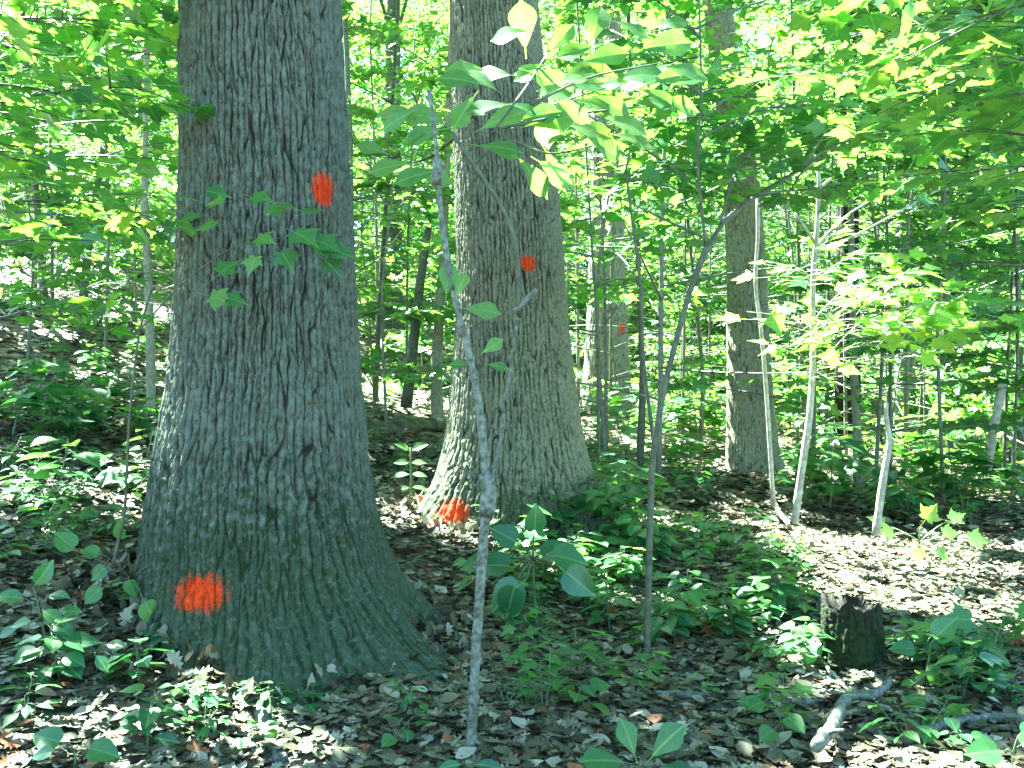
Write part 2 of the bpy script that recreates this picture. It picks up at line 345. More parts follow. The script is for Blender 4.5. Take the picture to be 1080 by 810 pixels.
# ------------------------------------------------------------------ sunlit places of the photo
def gG(px, py, r): gap(G(px, py), r, .3)
for q in [(825,556,.2),(850,568,.3),(880,582,.4),(915,598,.48),(950,612,.5),(985,622,.5),(1020,636,.48),(1055,646,.42),(1080,640,.35),(960,650,.34),(1000,664,.34),(1040,668,.28),(930,630,.34),(930,578,.35),(985,592,.35),(1040,612,.4),(1080,625,.35),(1075,665,.3)]: gG(*q)
NPATCH = len(GAPS)
for q in [(35,545,.17),(75,532,.13),(125,522,.16),(150,545,.10),(15,515,.1),(140,490,.12),(100,400,.25),(150,385,.2),(200,480,.1)]: gG(*q)
for q in [(225,690,.06),(235,735,.11),(262,765,.13),(290,785,.13),(215,770,.08),(320,800,.1),(150,760,.06),(20,800,.07)]: gG(*q)
for q in [(425,545,.2),(455,545,.2),(480,540,.16),(435,520,.1),(700,555,.18),(725,560,.14),(690,540,.12),(880,725,.10),(900,705,.08),(850,735,.06),(405,740,.05)]: gG(*q)
for q in [(100,325,.5),(160,330,.5),(60,350,.35),(420,410,.5),(390,420,.4),(740,470,.5),(700,450,.4),(1000,690,.08),(770,555,.12),(930,480,.4),(1060,600,.15)]: gG(*q)
for (x, y, d, r, t) in [(486,275,6.15,.17,.3),(484,240,6.15,.16,.3),(487,310,6.15,.15,.3),(478,430,6.15,.15,.3),(468,480,6.1,.16,.3),(455,520,6.1,.2,.3),(480,350,6.1,.15,.3),(489,205,6.15,.10,.3),(484,390,6.1,.10,.3),(480,100,6.2,.08,.3),(475,450,6.1,.07,.3),(500,350,6.0,.05,.3),
                        (600,80,4.6,.42,.45),(640,70,4.6,.28,.35),(560,100,4.6,.2,.35),(690,70,4.6,.2,.35),
                        (870,290,6.1,.26,.35),(920,310,6.1,.26,.35),(960,300,6.1,.2,.35),(850,340,6.1,.2,.35),(990,330,6.2,.2,.4),
                        (990,60,3.2,.22,.3),(950,50,3.2,.15,.3),(1010,100,3.2,.14,.3),(880,25,3.2,.08,.2),
                        (855,450,6.2,.05,.1),(860,240,6.2,.05,.1),(890,230,6.2,.12,.1),(800,250,6.1,.04,.1),(930,490,6.0,.05,.1),
                        (1050,450,7,.07,.1),(628,385,15,.25,.3),(371,150,10,.2,.3),(370,90,10,.2,.3),
                        (40,60,3.6,.28,.3),(90,75,3.6,.2,.3),(30,20,3.6,.2,.3),(120,120,3.6,.12,.3),(150,100,3.6,.12,.3),
                        (497,700,3.6,.035,.1),(502,640,3.6,.03,.1),(495,760,3.6,.035,.1),(433,490,6.0,.1,.1),(960,560,6.8,.3,.2),
                        (40,640,3.4,.07,.1),(55,665,3.3,.05,.1),(95,690,3.2,.05,.1)]:
    gap(P(x, y, d*.83 if 4.5 < d < 4.7 else d), r, t)

for (x, y, d, r) in [(690,330,14,1.0),(930,370,14,1.1),(1040,300,12,.9),(420,320,14,.9),(60,260,16,1.3),(640,250,12,.8),(720,400,16,1.),(1000,420,16,1.),(150,200,13,1.),(850,150,12,.8),(660,420,18,1.3),(420,200,13,.8),(680,440,13,1.4),(790,450,14.5,1.4),(900,445,13,1.5),(1000,455,12,1.5),(1060,465,10.5,1.2),(425,425,13,1.2),(850,380,18,1.6),(980,340,18,1.5),(700,300,18,1.5),(820,420,11.5,.8),(610,380,16,1.),(50,330,18,1.4),(880,60,10,.7),(760,150,9,.6),(650,180,9,.6),(1050,200,11,.9)]:
    gap(P(x, y, d), r, .9)
for (x, y, d, r) in [(760,80,5.2,.6),(860,120,5.3,.6),(680,170,5.3,.5),(950,150,4.6,.45),(620,60,5.4,.4),(900,60,5.2,.5)]: gap(P(x, y, d), r, .6)

# ------------------------------------------------------------------ ground
def axis(lo, hi, a, b, fine, g=1.12):
    xs = list(np.arange(a, b+1e-6, fine)); s = fine
    while xs[-1] < hi: s *= g; xs.append(xs[-1]+s)
    s = fine
    while xs[0] > lo: s *= g; xs.insert(0, xs[0]-s)
    return np.array(xs)
xs = axis(-300, 300, -7, 7, .07); ys = axis(-60, 420, 1.5, 13, .07)
X, Y = np.meshgrid(xs, ys); x_, y_ = X.ravel(), Y.ravel()
Z = gz(x_, y_)
nx, ny = len(xs), len(ys); ii = (np.arange(ny-1)[:, None]*nx+np.arange(nx-1)).ravel()
Q = np.stack([ii, ii+1, ii+nx+1, ii+nx], 1)
single('ground', wood_mesh('ground', np.column_stack([x_, y_, Z]), Q, GROUND), (0, 0, 0), kind='structure')

# leaf litter
def wedge_points(n, d0, d1, pw=1.0, m=80):
    u = R.random(n); d = (d0**pw+(d1**pw-d0**pw)*u)**(1/pw)
    px = R.uniform(-m, 1080+m, n); return (px-540)/F*d, d
def litter(n, d0, d1, pw, smin, smax, lift):
    out = [[] for _ in LIT]
    x, y = wedge_points(n, d0, d1, pw); z = gz(x, y)
    e = .05; gx = (gz(x+e, y)-z)/e; gy = (gz(x, y+e)-z)/e
    a = R.uniform(0, 2*PI, n); t = R.normal(0, .2, (n, 2))
    nr = np.column_stack([-gx+t[:, 0], -gy+t[:, 1], np.ones(n)])
    dr = np.column_stack([np.cos(a), np.sin(a), R.normal(0, .12, n)]); s = R.uniform(smin, smax, n)
    p = np.column_stack([x, y, z+R.uniform(.003, lift, n)])
    k = R.integers(0, len(LIT), n); Vs = []; Fs = []; o = 0
    for i in range(len(LIT)):
        q = k == i; V, Fc = leaf_geo((p[q], dr[q], nr[q], s[q]), LIT[i], 1.15); Vs.append(V); Fs.append(Fc+o); o += len(V)
    return np.vstack(Vs), np.vstack(Fs)
def litter_ring(cx, cy, r0, r1, n, smin, smax):
    Vs = []; Fs = []; o = 0
    a = R.uniform(0, 2*PI, n); r = R.uniform(r0, r1, n); x = cx+r*np.cos(a); y = cy+r*np.sin(a)
    up = (1-(r-r0)/(r1-r0))**1.5
    p = np.column_stack([x, y, gz(x, y)+R.uniform(0, .02, n)+up*R.uniform(0, .07, n)])
    nr = np.column_stack([np.cos(a)*up*1.2, np.sin(a)*up*1.2, np.ones(n)])+R.normal(0, .45, (n, 3)); dr = R.normal(0, 1, (n, 3)); s = R.uniform(smin, smax, n); k = R.integers(0, len(LIT), n)
    for i in range(len(LIT)):
        q = k == i; V, Fc = leaf_geo((p[q], dr[q], nr[q], s[q]), LIT[i], 1.15); Vs.append(V); Fs.append(Fc+o); o += len(V)
    return np.vstack(Vs), np.vstack(Fs)
V1, F1 = litter(52000, 2.4, 8.5, 1.3, .03, .085, .022)
V2, F2 = litter(20000, 7.5, 22, 1.2, .08, .15, .04)
V3, F3 = litter_ring(-1.02, 4.15, .48, .85, 1500, .04, .09); V4, F4 = litter_ring(.03, 6.5, .5, .9, 1300, .04, .09)
V_, F_ = np.vstack([V1, V2, V3, V4]), np.vstack([F1, F2+len(V1), F3+len(V1)+len(V2), F4+len(V1)+len(V2)+len(V3)])
single('leaf_litter', build_mesh('leaf_litter', V_, F_.ravel(), np.arange(len(F_))*3, np.full(len(F_), 3), LITTER, smooth=False), (0, 0, 0), kind='stuff')

# ------------------------------------------------------------------ furrowed trunks
def bark(theta, h, rad, ncell, ch, seed):
    q = np.stack([np.cos(theta)*rad, np.sin(theta)*rad, h], 1)
    u = theta/(2*PI)*ncell+(fbm(q*np.array([7, 7, 2.2]), 3, seed)-.5)*1.0
    u = u+(fbm(q*np.array([40, 40, 20.]), 2, seed+5)-.5)*.55
    v = h/ch+(fbm(q*np.array([9, 9, 4.]), 2, seed+9)-.5)*.9
    v = v+_h(np.floor(u).astype(int) % ncell, 0*u.astype(int), 0*u.astype(int), seed+3)*0
    iu, iv = np.floor(u).astype(int), np.floor(v).astype(int)
    f1 = np.full(len(u), 9.); f2 = np.full(len(u), 9.); cid = np.zeros(len(u))
    for a in (-1, 0, 1):
        for b in (-2, -1, 0, 1, 2):
            cu, cv = iu+a, iv+b; m = np.mod(cu, ncell)
            jx = _h(m, cv, 0*cv, seed)*.8+.1; jy = _h(m, cv, 0*cv+1, seed)
            d = np.sqrt((u-cu-jx)**2+(.6*(v-cv-jy))**2)
            r = _h(m, cv, 0*cv+2, seed); n1 = d < f1
            f2 = np.where(n1, f1, np.minimum(f2, d)); cid = np.where(n1, r, cid); f1 = np.where(n1, d, f1)
    return f2-f1, cid, u

def trunk_geo(rows, nu, dense_to, top, ncell, ch, depth, seed, butt=(), nv=360, base_ext=.35, paints=(), mossh=0, lean=(0, 0)):
    """rows: (z, cx, cy, r) rising. dense rings to dense_to, then coarse to top"""
    rows = np.array(rows, float); z0 = rows[0, 0]
    hs = np.linspace(z0-base_ext, dense_to, nv)
    up = dense_to+np.cumsum(np.geomspace((hs[1]-hs[0])*1.15, 1.2, 60)); up = up[up < top]
    hs = np.concatenate([hs, up])
    def ip(k):
        v = np.interp(hs, rows[:, 0], rows[:, k])
        return v
    r = ip(3); cx = ip(1)+lean[0]*np.maximum(0, hs-rows[-1, 0]); cy = ip(2)+lean[1]*np.maximum(0, hs-rows[-1, 0])
    r = np.where(hs > rows[-1, 0], rows[-1, 3]*(1-.55*np.clip((hs-rows[-1, 0])/(top-rows[-1, 0]), 0, 1)), r)
    r = np.where(hs < z0, rows[0, 3]*(1+.6*(z0-hs)), r)
    th = np.linspace(0, 2*PI, nu, endpoint=False)
    TH = np.tile(th, len(hs)); H = np.repeat(hs, nu); RR = np.repeat(r, nu)
    B = np.zeros_like(TH)
    for (t0, w, amp, hh) in butt:
        dt = (TH-t0+PI) % (2*PI)-PI
        B += amp*np.exp(-(dt/w)**2)*np.exp(-np.clip(H-z0, -.3, 99)/hh)
    r_mid = rows[-1, 3]
    e, cid, uu = bark(TH, H, r_mid, ncell, ch, seed)
    e2, c2, _ = bark(TH, H, r_mid, int(ncell*1.3), ch*.22, seed+50)
    q = np.stack([np.cos(TH)*r_mid, np.sin(TH)*r_mid, H], 1)
    fur = sstep(.0, .13, e+(fbm(np.stack([np.cos(TH)*r_mid*50, np.sin(TH)*r_mid*50, H*18], 1), 2, seed+90)-.5)*.12)
    ln_ = sstep(.02, .17, np.abs(uu-np.round(uu))+(fbm(q*np.array([30, 30, 9.]), 3, seed+95)-.47)*.28); fur = fur*(.12+.88*ln_); f2 = sstep(.0, .12, e2)
    lump = fbm(q*np.array([3.5, 3.5, 1.3]), 3, seed+70)-.5
    rad = RR+B+depth*(fur-1)+depth*.4*(f2-1)*fur+depth*.4*(cid-.5)*fur+depth*.35*(c2-.5)*fur+lump*.04*RR+(fbm(q*np.array([60, 60, 25.]), 2, seed+80)-.5)*depth*.5
    q3 = np.stack([RR*np.cos(TH), RR*np.sin(TH), H], 1)
    rad = rad+np.exp(-np.clip(H-z0, 0, 9)/.4)*depth*1.6*(fbm(q3*np.array([22, 22, 16.]), 3, seed+120)-.5)+(fbm(q3*np.array([110, 110, 60.]), 2, seed+130)-.5)*depth*.45
    V = np.stack([np.repeat(cx, nu)+rad*np.cos(TH), np.repeat(cy, nu)+rad*np.sin(TH), H], 1)
    i = np.arange(len(hs)-1)[:, None]*nu; j = np.arange(nu); k = (j+1) % nu
    Qd = np.stack([i+j, i+k, i+nu+k, i+nu+j], -1).reshape(-1, 4)
    paint = np.zeros(len(V))
    for (px, py, rp, el, mess) in paints:
        d = np.maximum(V[:, 1], .1); sx = 540+F*V[:, 0]/d; sy = 405-F*(V[:, 2]-EYE)/d
        front = np.sin(TH) < -.05
        c = V[np.argmin((sx-px)**2+(sy-py)**2+1e6*(~front))]
        dv = V-c; dd = np.sqrt(dv[:, 0]**2+dv[:, 1]**2+(dv[:, 2]/el)**2)
        nz = fbm(q*np.array([24, 24, 18.]), 3, seed+31); nz2 = fbm(q*np.array([75, 75, 50.]), 2, seed+37)
        # drips reach a little lower than the blob
        dd = dd*(.9+.3*nz2)
        val = 1-sstep(.1*rp, 1.5*rp, dd+(nz-.5)*rp*mess)
        paint = np.maximum(paint, val*front)
    moss = np.clip(1-(H-z0)/max(mossh, 1e-3), 0, 1)**.9*.72 if mossh else np.zeros(len(V))
    return V, Qd, dict(furrow=np.clip(fur*(.55+.45*f2), 0, 1), paint=paint, moss=moss)

def big_tree(name, label, cat, group, rows, mat, paints=(), crown=None, wood2=None, **kw):
    V, Qd, at = trunk_geo(rows, paints=paints, **kw)
    base = np.array([rows[0][1], rows[0][2], rows[0][0]])
    t = thing(name, label, cat, base, group)
    pf = at['paint'][Qd].mean(1) > .27
    # limbs
    W = Wood(); W.raw(V, Qd[~pf])
    n0 = len(V); L = Leaves()
    if crown: crown(W, L, np.array(rows[-1]), kw['top'])
    Va, Qa = W.arrays(); pad = len(Va)-n0
    at2 = {k: np.concatenate([v, np.full(pad, .8 if k == 'furrow' else 0)]) for k, v in at.items()}
    part('trunk', wood_mesh(name+' trunk', Va-base, Qa, mat, at2), t)
    if pf.any():
        # every separate blotch of paint is a part of its own
        fc = V[Qd[pf]].mean(1); Qp = Qd[pf]
        cen = []
        for (px, py, rp, el, mess) in paints: cen.append((px, py))
        d = np.maximum(fc[:, 1], .1); sx = 540+F*fc[:, 0]/d; sy = 405-F*(fc[:, 2]-EYE)/d
        wh = np.argmin([(sx-a)**2+(sy-b)**2 for a, b in cen], axis=0)
        for i in range(len(cen)):
            q = Qp[wh == i]
            if not len(q): continue
            ids, inv = np.unique(q, return_inverse=True)
            pm_ = part('paint_mark', wood_mesh('paint mark', V[ids]-base, inv.reshape(q.shape), mat, {k: v[ids] for k, v in at.items()}), t)
            pm_['label'] = 'bright orange paint blotch at breast height' if i == 0 else 'bright orange paint blotch near the roots'
    if crown:
        a = L.arrays(); k = keep_sun(a[0], .12) & keep_view(a[0])
        a = tuple(z[k] for z in a)
        part('crown', leaf_mesh(name+' crown', (a[0]-base, a[1], a[2], a[3]), SIMPLE, FARG), t)
    return t

def leaf_blob(L, c, rad, n, size, flat=.55):
    v = R.normal(size=(n, 3)); v /= np.linalg.norm(v, axis=1)[:, None]; v *= rad*R.random(n)[:, None]**.45; v[:, 2] *= flat
    dr = v*np.array([1, 1, .3])+R.normal(0, .35*rad, (n, 3)); nr = np.column_stack([R.normal(0, .45, (n, 2)), np.ones(n)])
    L.add(c+v, dr, nr, size*R.uniform(.7, 1.25, n))
def canopy(ncl, rx, z0, z1, off=(0, 0), size=.24, per=46, limbs=7, clr=.95):  # crown mostly above view, added for the shade it casts below
    def f(W, L, row, top):
        cx, cy = row[1], row[2]
        tips = []
        for i in range(limbs):
            a = 2*PI*i/limbs+R.uniform(-.3, .3); zs = R.uniform(z0*.75, z1*.75); ze = zs+R.uniform(1, 3); ln = rx*R.uniform(.55, .85)
            p0 = np.array([cx, cy, zs]); p1 = np.array([cx+off[0]*.7+ln*math.cos(a), cy+off[1]*.7+ln*math.sin(a), ze])
            m = (p0+p1)/2+np.array([0, 0, .8]); t = np.linspace(0, 1, 7)[:, None]
            tt = np.linspace(0, 1, 60)[:, None]; best = (1e9, p1, m)
            for _ in range(14):
                hit = np.count_nonzero(~keep_sun((1-tt)**2*p0+2*tt*(1-tt)*m+tt*tt*p1, .08))
                if hit < best[0]: best = (hit, p1, m)
                if hit == 0: break
                a2 = a+R.uniform(-.6, .6); l2 = rx*R.uniform(.4, .85); p1 = np.array([cx+off[0]*.7+l2*math.cos(a2), cy+off[1]*.7+l2*math.sin(a2), R.uniform(z0, z1)]); m = (p0+p1)/2+np.array([0, 0, R.uniform(0, 1.2)])
            _, p1, m = best
            W.tube((1-t)**2*p0+2*t*(1-t)*m+t*t*p1, np.linspace(row[3]*.3, .03, 7), 6)
        for i in range(ncl):
            a = R.uniform(0, 2*PI); rr = rx*math.sqrt(R.random())
            z = R.uniform(z0, z1)
            leaf_blob(L, np.array([cx+off[0]+rr*math.cos(a), cy+off[1]+rr*math.sin(a), z]), clr*R.uniform(.6, 1.3), int(per*R.uniform(.6, 1.4)), size)
    return f

def px_rows(d, samples):
    """samples: (py, xl, xr) seen in the photo, from the ground upward"""
    out = []
    for (py, xl, xr) in samples:
        k = d/F; out.append((EYE+(405-py)*k, ((xl+xr)/2-540)*k, d, (xr-xl)/2*k*.985))
    return out

# --- first marked oak
b1 = [(math.radians(-35), .35, .16, .17), (math.radians(-75), .3, .10, .13), (math.radians(200), .35, .02, .2), (math.radians(-120), .35, .08, .14), (math.radians(30), .4, .12, .2), (math.radians(120), .5, .12, .2)]
big_tree('oak_tree', 'huge furrowed grey oak trunk nearest the camera with two orange paint marks', 'tree', 'oaks marked with orange paint',
    px_rows(4.15, [(640,150,424),(590,152,408),(540,158,398),(480,166,390),(400,179,382),(300,187,375),(200,190,370),(100,191,364),(0,191,359),(-60,191,357)]), BARK1,
    paints=[(342,199,.064,1.15,.6), (210,625,.105,.75,.7)], crown=canopy(330, 5.4, 7.0, 13, (-1.2, 1.6)), nu=660, dense_to=EYE+1.75, top=14,
    ncell=78, ch=.30, depth=.013, seed=3, butt=b1, nv=560, mossh=1.1)
# --- second marked oak
b2 = [(math.radians(-150), .35, .22, .22), (math.radians(-30), .35, .12, .25), (math.radians(-85), .3, .06, .2), (math.radians(90), .6, .12, .2)]
big_tree('oak_tree', 'second large oak behind the thin sapling with a small round orange mark', 'tree', 'oaks marked with orange paint',
    px_rows(6.5, [(545,450,640),(500,462,625),(460,470,616),(400,476,607),(330,480,600),(260,480,595),(180,478,588),(100,476,578),(0,474,568),(-60,474,564)]), BARK2,
    paints=[(557,278,.06,1.0,.45), (478,540,.11,.8,.4)], crown=canopy(300, 5.2, 7.5, 14, (.4, 1.4)), nu=520, dense_to=EYE+2.75, top=15,
    ncell=76, ch=.32, depth=.013, seed=17, butt=b2, nv=480, mossh=.5)
# --- unmarked tree on the right
big_tree('tree', 'tall unmarked brown trunk leaning slightly left, right of the second marked oak', 'tree', 'unmarked trunks among the trees',
    px_rows(11, [(500,765,827),(470,766,820),(400,767,814),(300,766,809),(200,764,802),(120,756,788),(40,746,777),(-60,734,764)]), BARK3,
    crown=canopy(90, 4.4, 9, 14, (-1, 1)), nu=160, dense_to=EYE+4.6, top=15, ncell=52, ch=.35, depth=.009, seed=23, butt=[(math.radians(-30), .5, .06, .3), (math.radians(210), .5, .06, .3)], nv=240, lean=(-.08, 0))
# --- far marked oak
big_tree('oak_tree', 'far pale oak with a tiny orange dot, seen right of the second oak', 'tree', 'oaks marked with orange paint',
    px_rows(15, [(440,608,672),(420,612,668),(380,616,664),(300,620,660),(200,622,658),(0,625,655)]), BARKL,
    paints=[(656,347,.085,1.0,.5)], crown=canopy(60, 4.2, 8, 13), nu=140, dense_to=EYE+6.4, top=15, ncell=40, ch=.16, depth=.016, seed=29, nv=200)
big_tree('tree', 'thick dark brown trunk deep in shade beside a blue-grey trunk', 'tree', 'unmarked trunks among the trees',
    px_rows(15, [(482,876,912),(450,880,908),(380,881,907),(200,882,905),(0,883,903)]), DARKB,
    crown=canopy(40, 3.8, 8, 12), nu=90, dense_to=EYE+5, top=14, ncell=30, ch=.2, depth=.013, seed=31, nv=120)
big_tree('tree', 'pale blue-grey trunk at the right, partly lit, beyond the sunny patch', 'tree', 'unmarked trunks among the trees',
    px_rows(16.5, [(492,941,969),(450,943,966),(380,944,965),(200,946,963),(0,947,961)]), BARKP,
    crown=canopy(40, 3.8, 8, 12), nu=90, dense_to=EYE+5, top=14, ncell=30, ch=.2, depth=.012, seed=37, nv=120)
big_tree('tree', 'grey trunk half hidden between the two big marked oaks', 'tree', 'unmarked trunks among the trees',
    px_rows(18, [(400,402,430),(340,404,427),(280,405,425),(100,407,423),(0,408,422)]), BARK1,
    crown=canopy(60, 4.2, 8, 13), nu=90, dense_to=EYE+6, top=15, ncell=30, ch=.2, depth=.012, seed=41, nv=120)

# ------------------------------------------------------------------ small trees with sprays of leaves
UPV = np.array([0, 0, 1.])
def bez(a, m, b, n=8):
    t = np.linspace(0, 1, n)[:, None]; return (1-t)**2*a+2*t*(1-t)*m+t*t*b
def spray(W, L, A, E, Rr, size, r0=.009, twigs=7, dens=1.0, sag=.1, tilt=(0, 0), whole=.35, chk=False):
    A = np.asarray(A, float); E = np.asarray(E, float)
    if chk and not keep_view(np.array([E, (A+2*E)/3]), True).all(): return
    v = E-A; ln = np.linalg.norm(v)
    W.g += 1; m = (A+E)/2+UPV*(ln*sag)+R.normal(0, .05*ln, 3)
    pts = bez(A, m, E, 9); W.tube(pts, np.linspace(r0, .0025, 9), 5)
    f = v.copy(); f[2] *= .35; f /= np.linalg.norm(f)+1e-9
    sd = np.cross(f, UPV); sd /= np.linalg.norm(sd)+1e-9
    up = np.array([tilt[0], tilt[1], 1.])
    for i in range(twigs):
        t = whole+(1-whole)*(i+.5)/twigs; p = pts[0]*0+np.array([np.interp(t, np.linspace(0, 1, 9), pts[:, k]) for k in range(3)])
        s = 1 if i % 2 else -1
        a = math.radians(R.uniform(35, 70)); dr = f*math.cos(a)+s*sd*math.sin(a)+UPV*R.uniform(-.18, .12)
        tl = Rr*(1.15-.5*abs(t-.65)/.65)*R.uniform(.7, 1.15)
        q = p+dr*tl; tp = bez(p, (p+q)/2+UPV*.06*tl, q, 5); W.tube(tp, np.linspace(max(.0022, r0*.35), .0014, 5), 4)
        nl = max(3, int(dens*tl/(size*.55)))
        for j in range(nl):
            u = (j+.8)/nl; c = tp[0]+(tp[-1]-tp[0])*u+UPV*.06*tl*2*u*(1-u)
            s2 = 1 if j % 2 else -1; td = dr/np.linalg.norm(dr); s3 = np.cross(td, UPV)
            ld = td*.55+s2*s3*R.uniform(.5, 1.1)+UPV*R.uniform(-.4, .15)
            if j == nl-1: ld = td
            L.add(c, ld, up+R.normal(0, .42, 3), size*R.uniform(.7, 1.2))
    L.add(E, f, up+R.normal(0, .2, 3), size*1.1)

def emit_tree(name, label, cat, group, W, L, base, wmat, lmat, T, wide=1., view=True, wname='trunk', lname='crown', sun=True):
    base = np.asarray(base, float); t = thing(name, label, cat, base, group)
    V, Qd = W.arrays()
    if view: Qd = Qd[prune(V, Qd, np.concatenate(W.T))]
    part(wname, wood_mesh(name+' wood', V-base, Qd, wmat, dict(furrow=np.ones(len(V)))), t)
    a = L.arrays()
    if len(a[0]):
        k = keep_sun(a[0], .05, 0 if view else 1.1) if sun is True else np.ones(len(a[0]), bool)
        if sun == 'patch': k = keep_sun(a[0], .03, 0, NPATCH) | (R.random(len(k)) < .2)
        if view: k &= keep_view(a[0])
        a = tuple(z[k] for z in a)
    if len(a[0]): part(lname, leaf_mesh(name+' leaves', (a[0]-base, a[1], a[2], a[3]), T, lmat, wide), t)
    return t
def line(pts, n):
    pts = np.array(pts, float); t = np.linspace(0, 1, len(pts)); s = np.linspace(0, 1, n)
    o = np.stack([np.interp(s, t, pts[:, k]) for k in range(3)], 1)
    for _ in range(2): o[1:-1] = (o[:-2]+2*o[1:-1]+o[2:])/4
    return o
def stem_px(W, pts, d, w0, w1, n=24, sides=8, rough=.12, wob=.0, dd=None):
    P3 = [P(x, y, d if dd is None else dd[i]) for i, (x, y) in enumerate(pts)]
    l = line(P3, n)
    if wob: l[1:-1] += R.normal(0, wob, (n-2, 3))*np.array([1, 1, .2])
    dm = d; W.tube(l, np.linspace(w0, w1, n)*dm/F/2, sides, rough, int(pts[0][0]))
    return l

# left maple reaching in from outside the frame
W, L = Wood(), Leaves(); d = 3.7
stem_px(W, [(-150,640),(-140,300),(-130,0),(-120,-260)], d, 26, 16, sides=10)
for (ax, ay, ex, ey, dd, rr) in [(-140,160,150,92,3.6,.34),(-140,240,110,205,3.5,.34),(-130,40,90,20,3.7,.36),(-130,-60,160,-20,4.0,.4),(-140,190,60,130,4.3,.4),(-130,60,175,60,4.6,.42),
                                 (-140,320,70,255,4.6,.35),(-140,200,190,170,4.9,.4),(-130,0,40,60,3.2,.3),(-140,110,20,170,3.4,.3),(-130,-40,120,-60,3.4,.4),(-130,100,150,130,5.4,.45),(-140,260,150,240,5.6,.4)]:
    spray(W, L, P(ax, ay, d), P(ex, ey, dd), rr, .105, .010, 9, 1.0, .08)
emit_tree('maple_tree', 'maple branches with lobed leaves reaching in from the upper left edge', 'tree', 'maples at the frame edges', W, L, P(-150,640,d), STEMD, GREEN, MAPLE, view=False)

# twig of leaves in front of the first oak
W, L = Wood(), Leaves()
stem_px(W, [(118,600),(132,540),(136,440),(146,350),(160,305)], 3.75, 4, 2, sides=5)
stem_px(W, [(146,350),(185,305),(240,262),(300,250)], 3.55, 2.2, 1.2, sides=5)
for (x, y, dd, s, dx, dz) in [(255,205,3.5,.075,1,-.2),(282,214,3.45,.07,1,-.1),(240,236,3.45,.08,-1,-.1),(300,240,3.4,.10,.6,-.3),(318,248,3.4,.10,.8,-.3),(270,225,3.45,.07,1,.2),(325,258,3.4,.09,1,-.2),(290,256,3.4,.08,.3,-.4),(345,262,3.4,.07,1,-.3),
                          (222,296,3.5,.08,.5,.5),(210,309,3.5,.08,1,-.3),(228,312,3.5,.07,1,-.2),(140,362,3.7,.06,-.3,-1),(188,360,3.6,.07,1,-.1),(100,502,3.7,.07,1,-.1),(245,212,3.5,.07,-1,0),(262,250,3.45,.07,1,-.2),(205,200,3.6,.08,1,-.1),(222,226,3.5,.07,-1,-.2),(310,228,3.4,.07,.8,.3),(195,240,3.6,.08,-1,0),(335,268,3.4,.07,.7,-.6),(275,262,3.4,.07,-.3,-.8)]:
    L.add(P(x, y, dd), np.array([dx, R.uniform(-.5, .3), dz]), np.array([R.normal(0, .3), -R.uniform(.5, 1.3), 1]), s*1.1)
emit_tree('seedling_tree', 'thin dark seedling with a few green leaves before the nearest oak trunk', 'seedling', None, W, L, P(118,600,3.75), STEMD, GREEN, MAPLE, view=False)

# central sapling with knot, forked, carrying the sunlit big-leaved branch
W, L = Wood(), Leaves(); d = 3.08
l = stem_px(W, [(496,812),(498,770),(501,700),(505,640),(509,580),(513,530)], d, 10.5, 11, 34, 10, .22)
stem_px(W, [(513,545),(516,520),(513,500)], d, 17, 16, 6, 10, .35)
stem_px(W, [(515,525),(510,470),(504,420),(494,370),(482,325),(471,270),(464,220),(462,180),(459,140),(452,95)], d, 10, 4, 50, 9, .16)
stem_px(W, [(460,195),(462,180),(461,168)], d, 12, 10, 5, 8, .4)
stem_px(W, [(516,520),(528,470),(534,420),(541,370),(548,330)], d+.1, 4, 3.5, 22, 6, .3, .004)
stem_px(W, [(541,330),(560,312),(566,305)], d+.1, 8, 5, 6, 6, .4)
stem_px(W, [(522,490),(508,500),(500,520),(494,500)], d, 4, 2, 8, 5)
for (x, y, u, v) in [(497,760,486,752),(503,655,492,648),(499,700,508,694),(506,600,496,596),(501,690,491,688)]:
    stem_px(W, [(x, y), (u, v)], d, 6, 4, 4, 5, .3)
W2 = Wood(); stem_px(W2, [(548,335),(545,255),(528,215),(507,185),(490,160),(477,140)], d+.1, 5, 4.5, 26, 8, .15)
tw = [((500,172),(560,118),(640,92)), ((480,145),(450,170),(395,178)), ((530,135),(600,120),(690,112)), ((520,140),(560,85),(575,60)), ((560,110),(620,80),(700,66)), ((545,150),(580,165),(640,150)), ((490,160),(470,130),(450,125))]
for q in tw: stem_px(W2, list(q), 3.5, 3.2, 1.6, 10, 5, dd=[3.25, 3.6, 3.75])
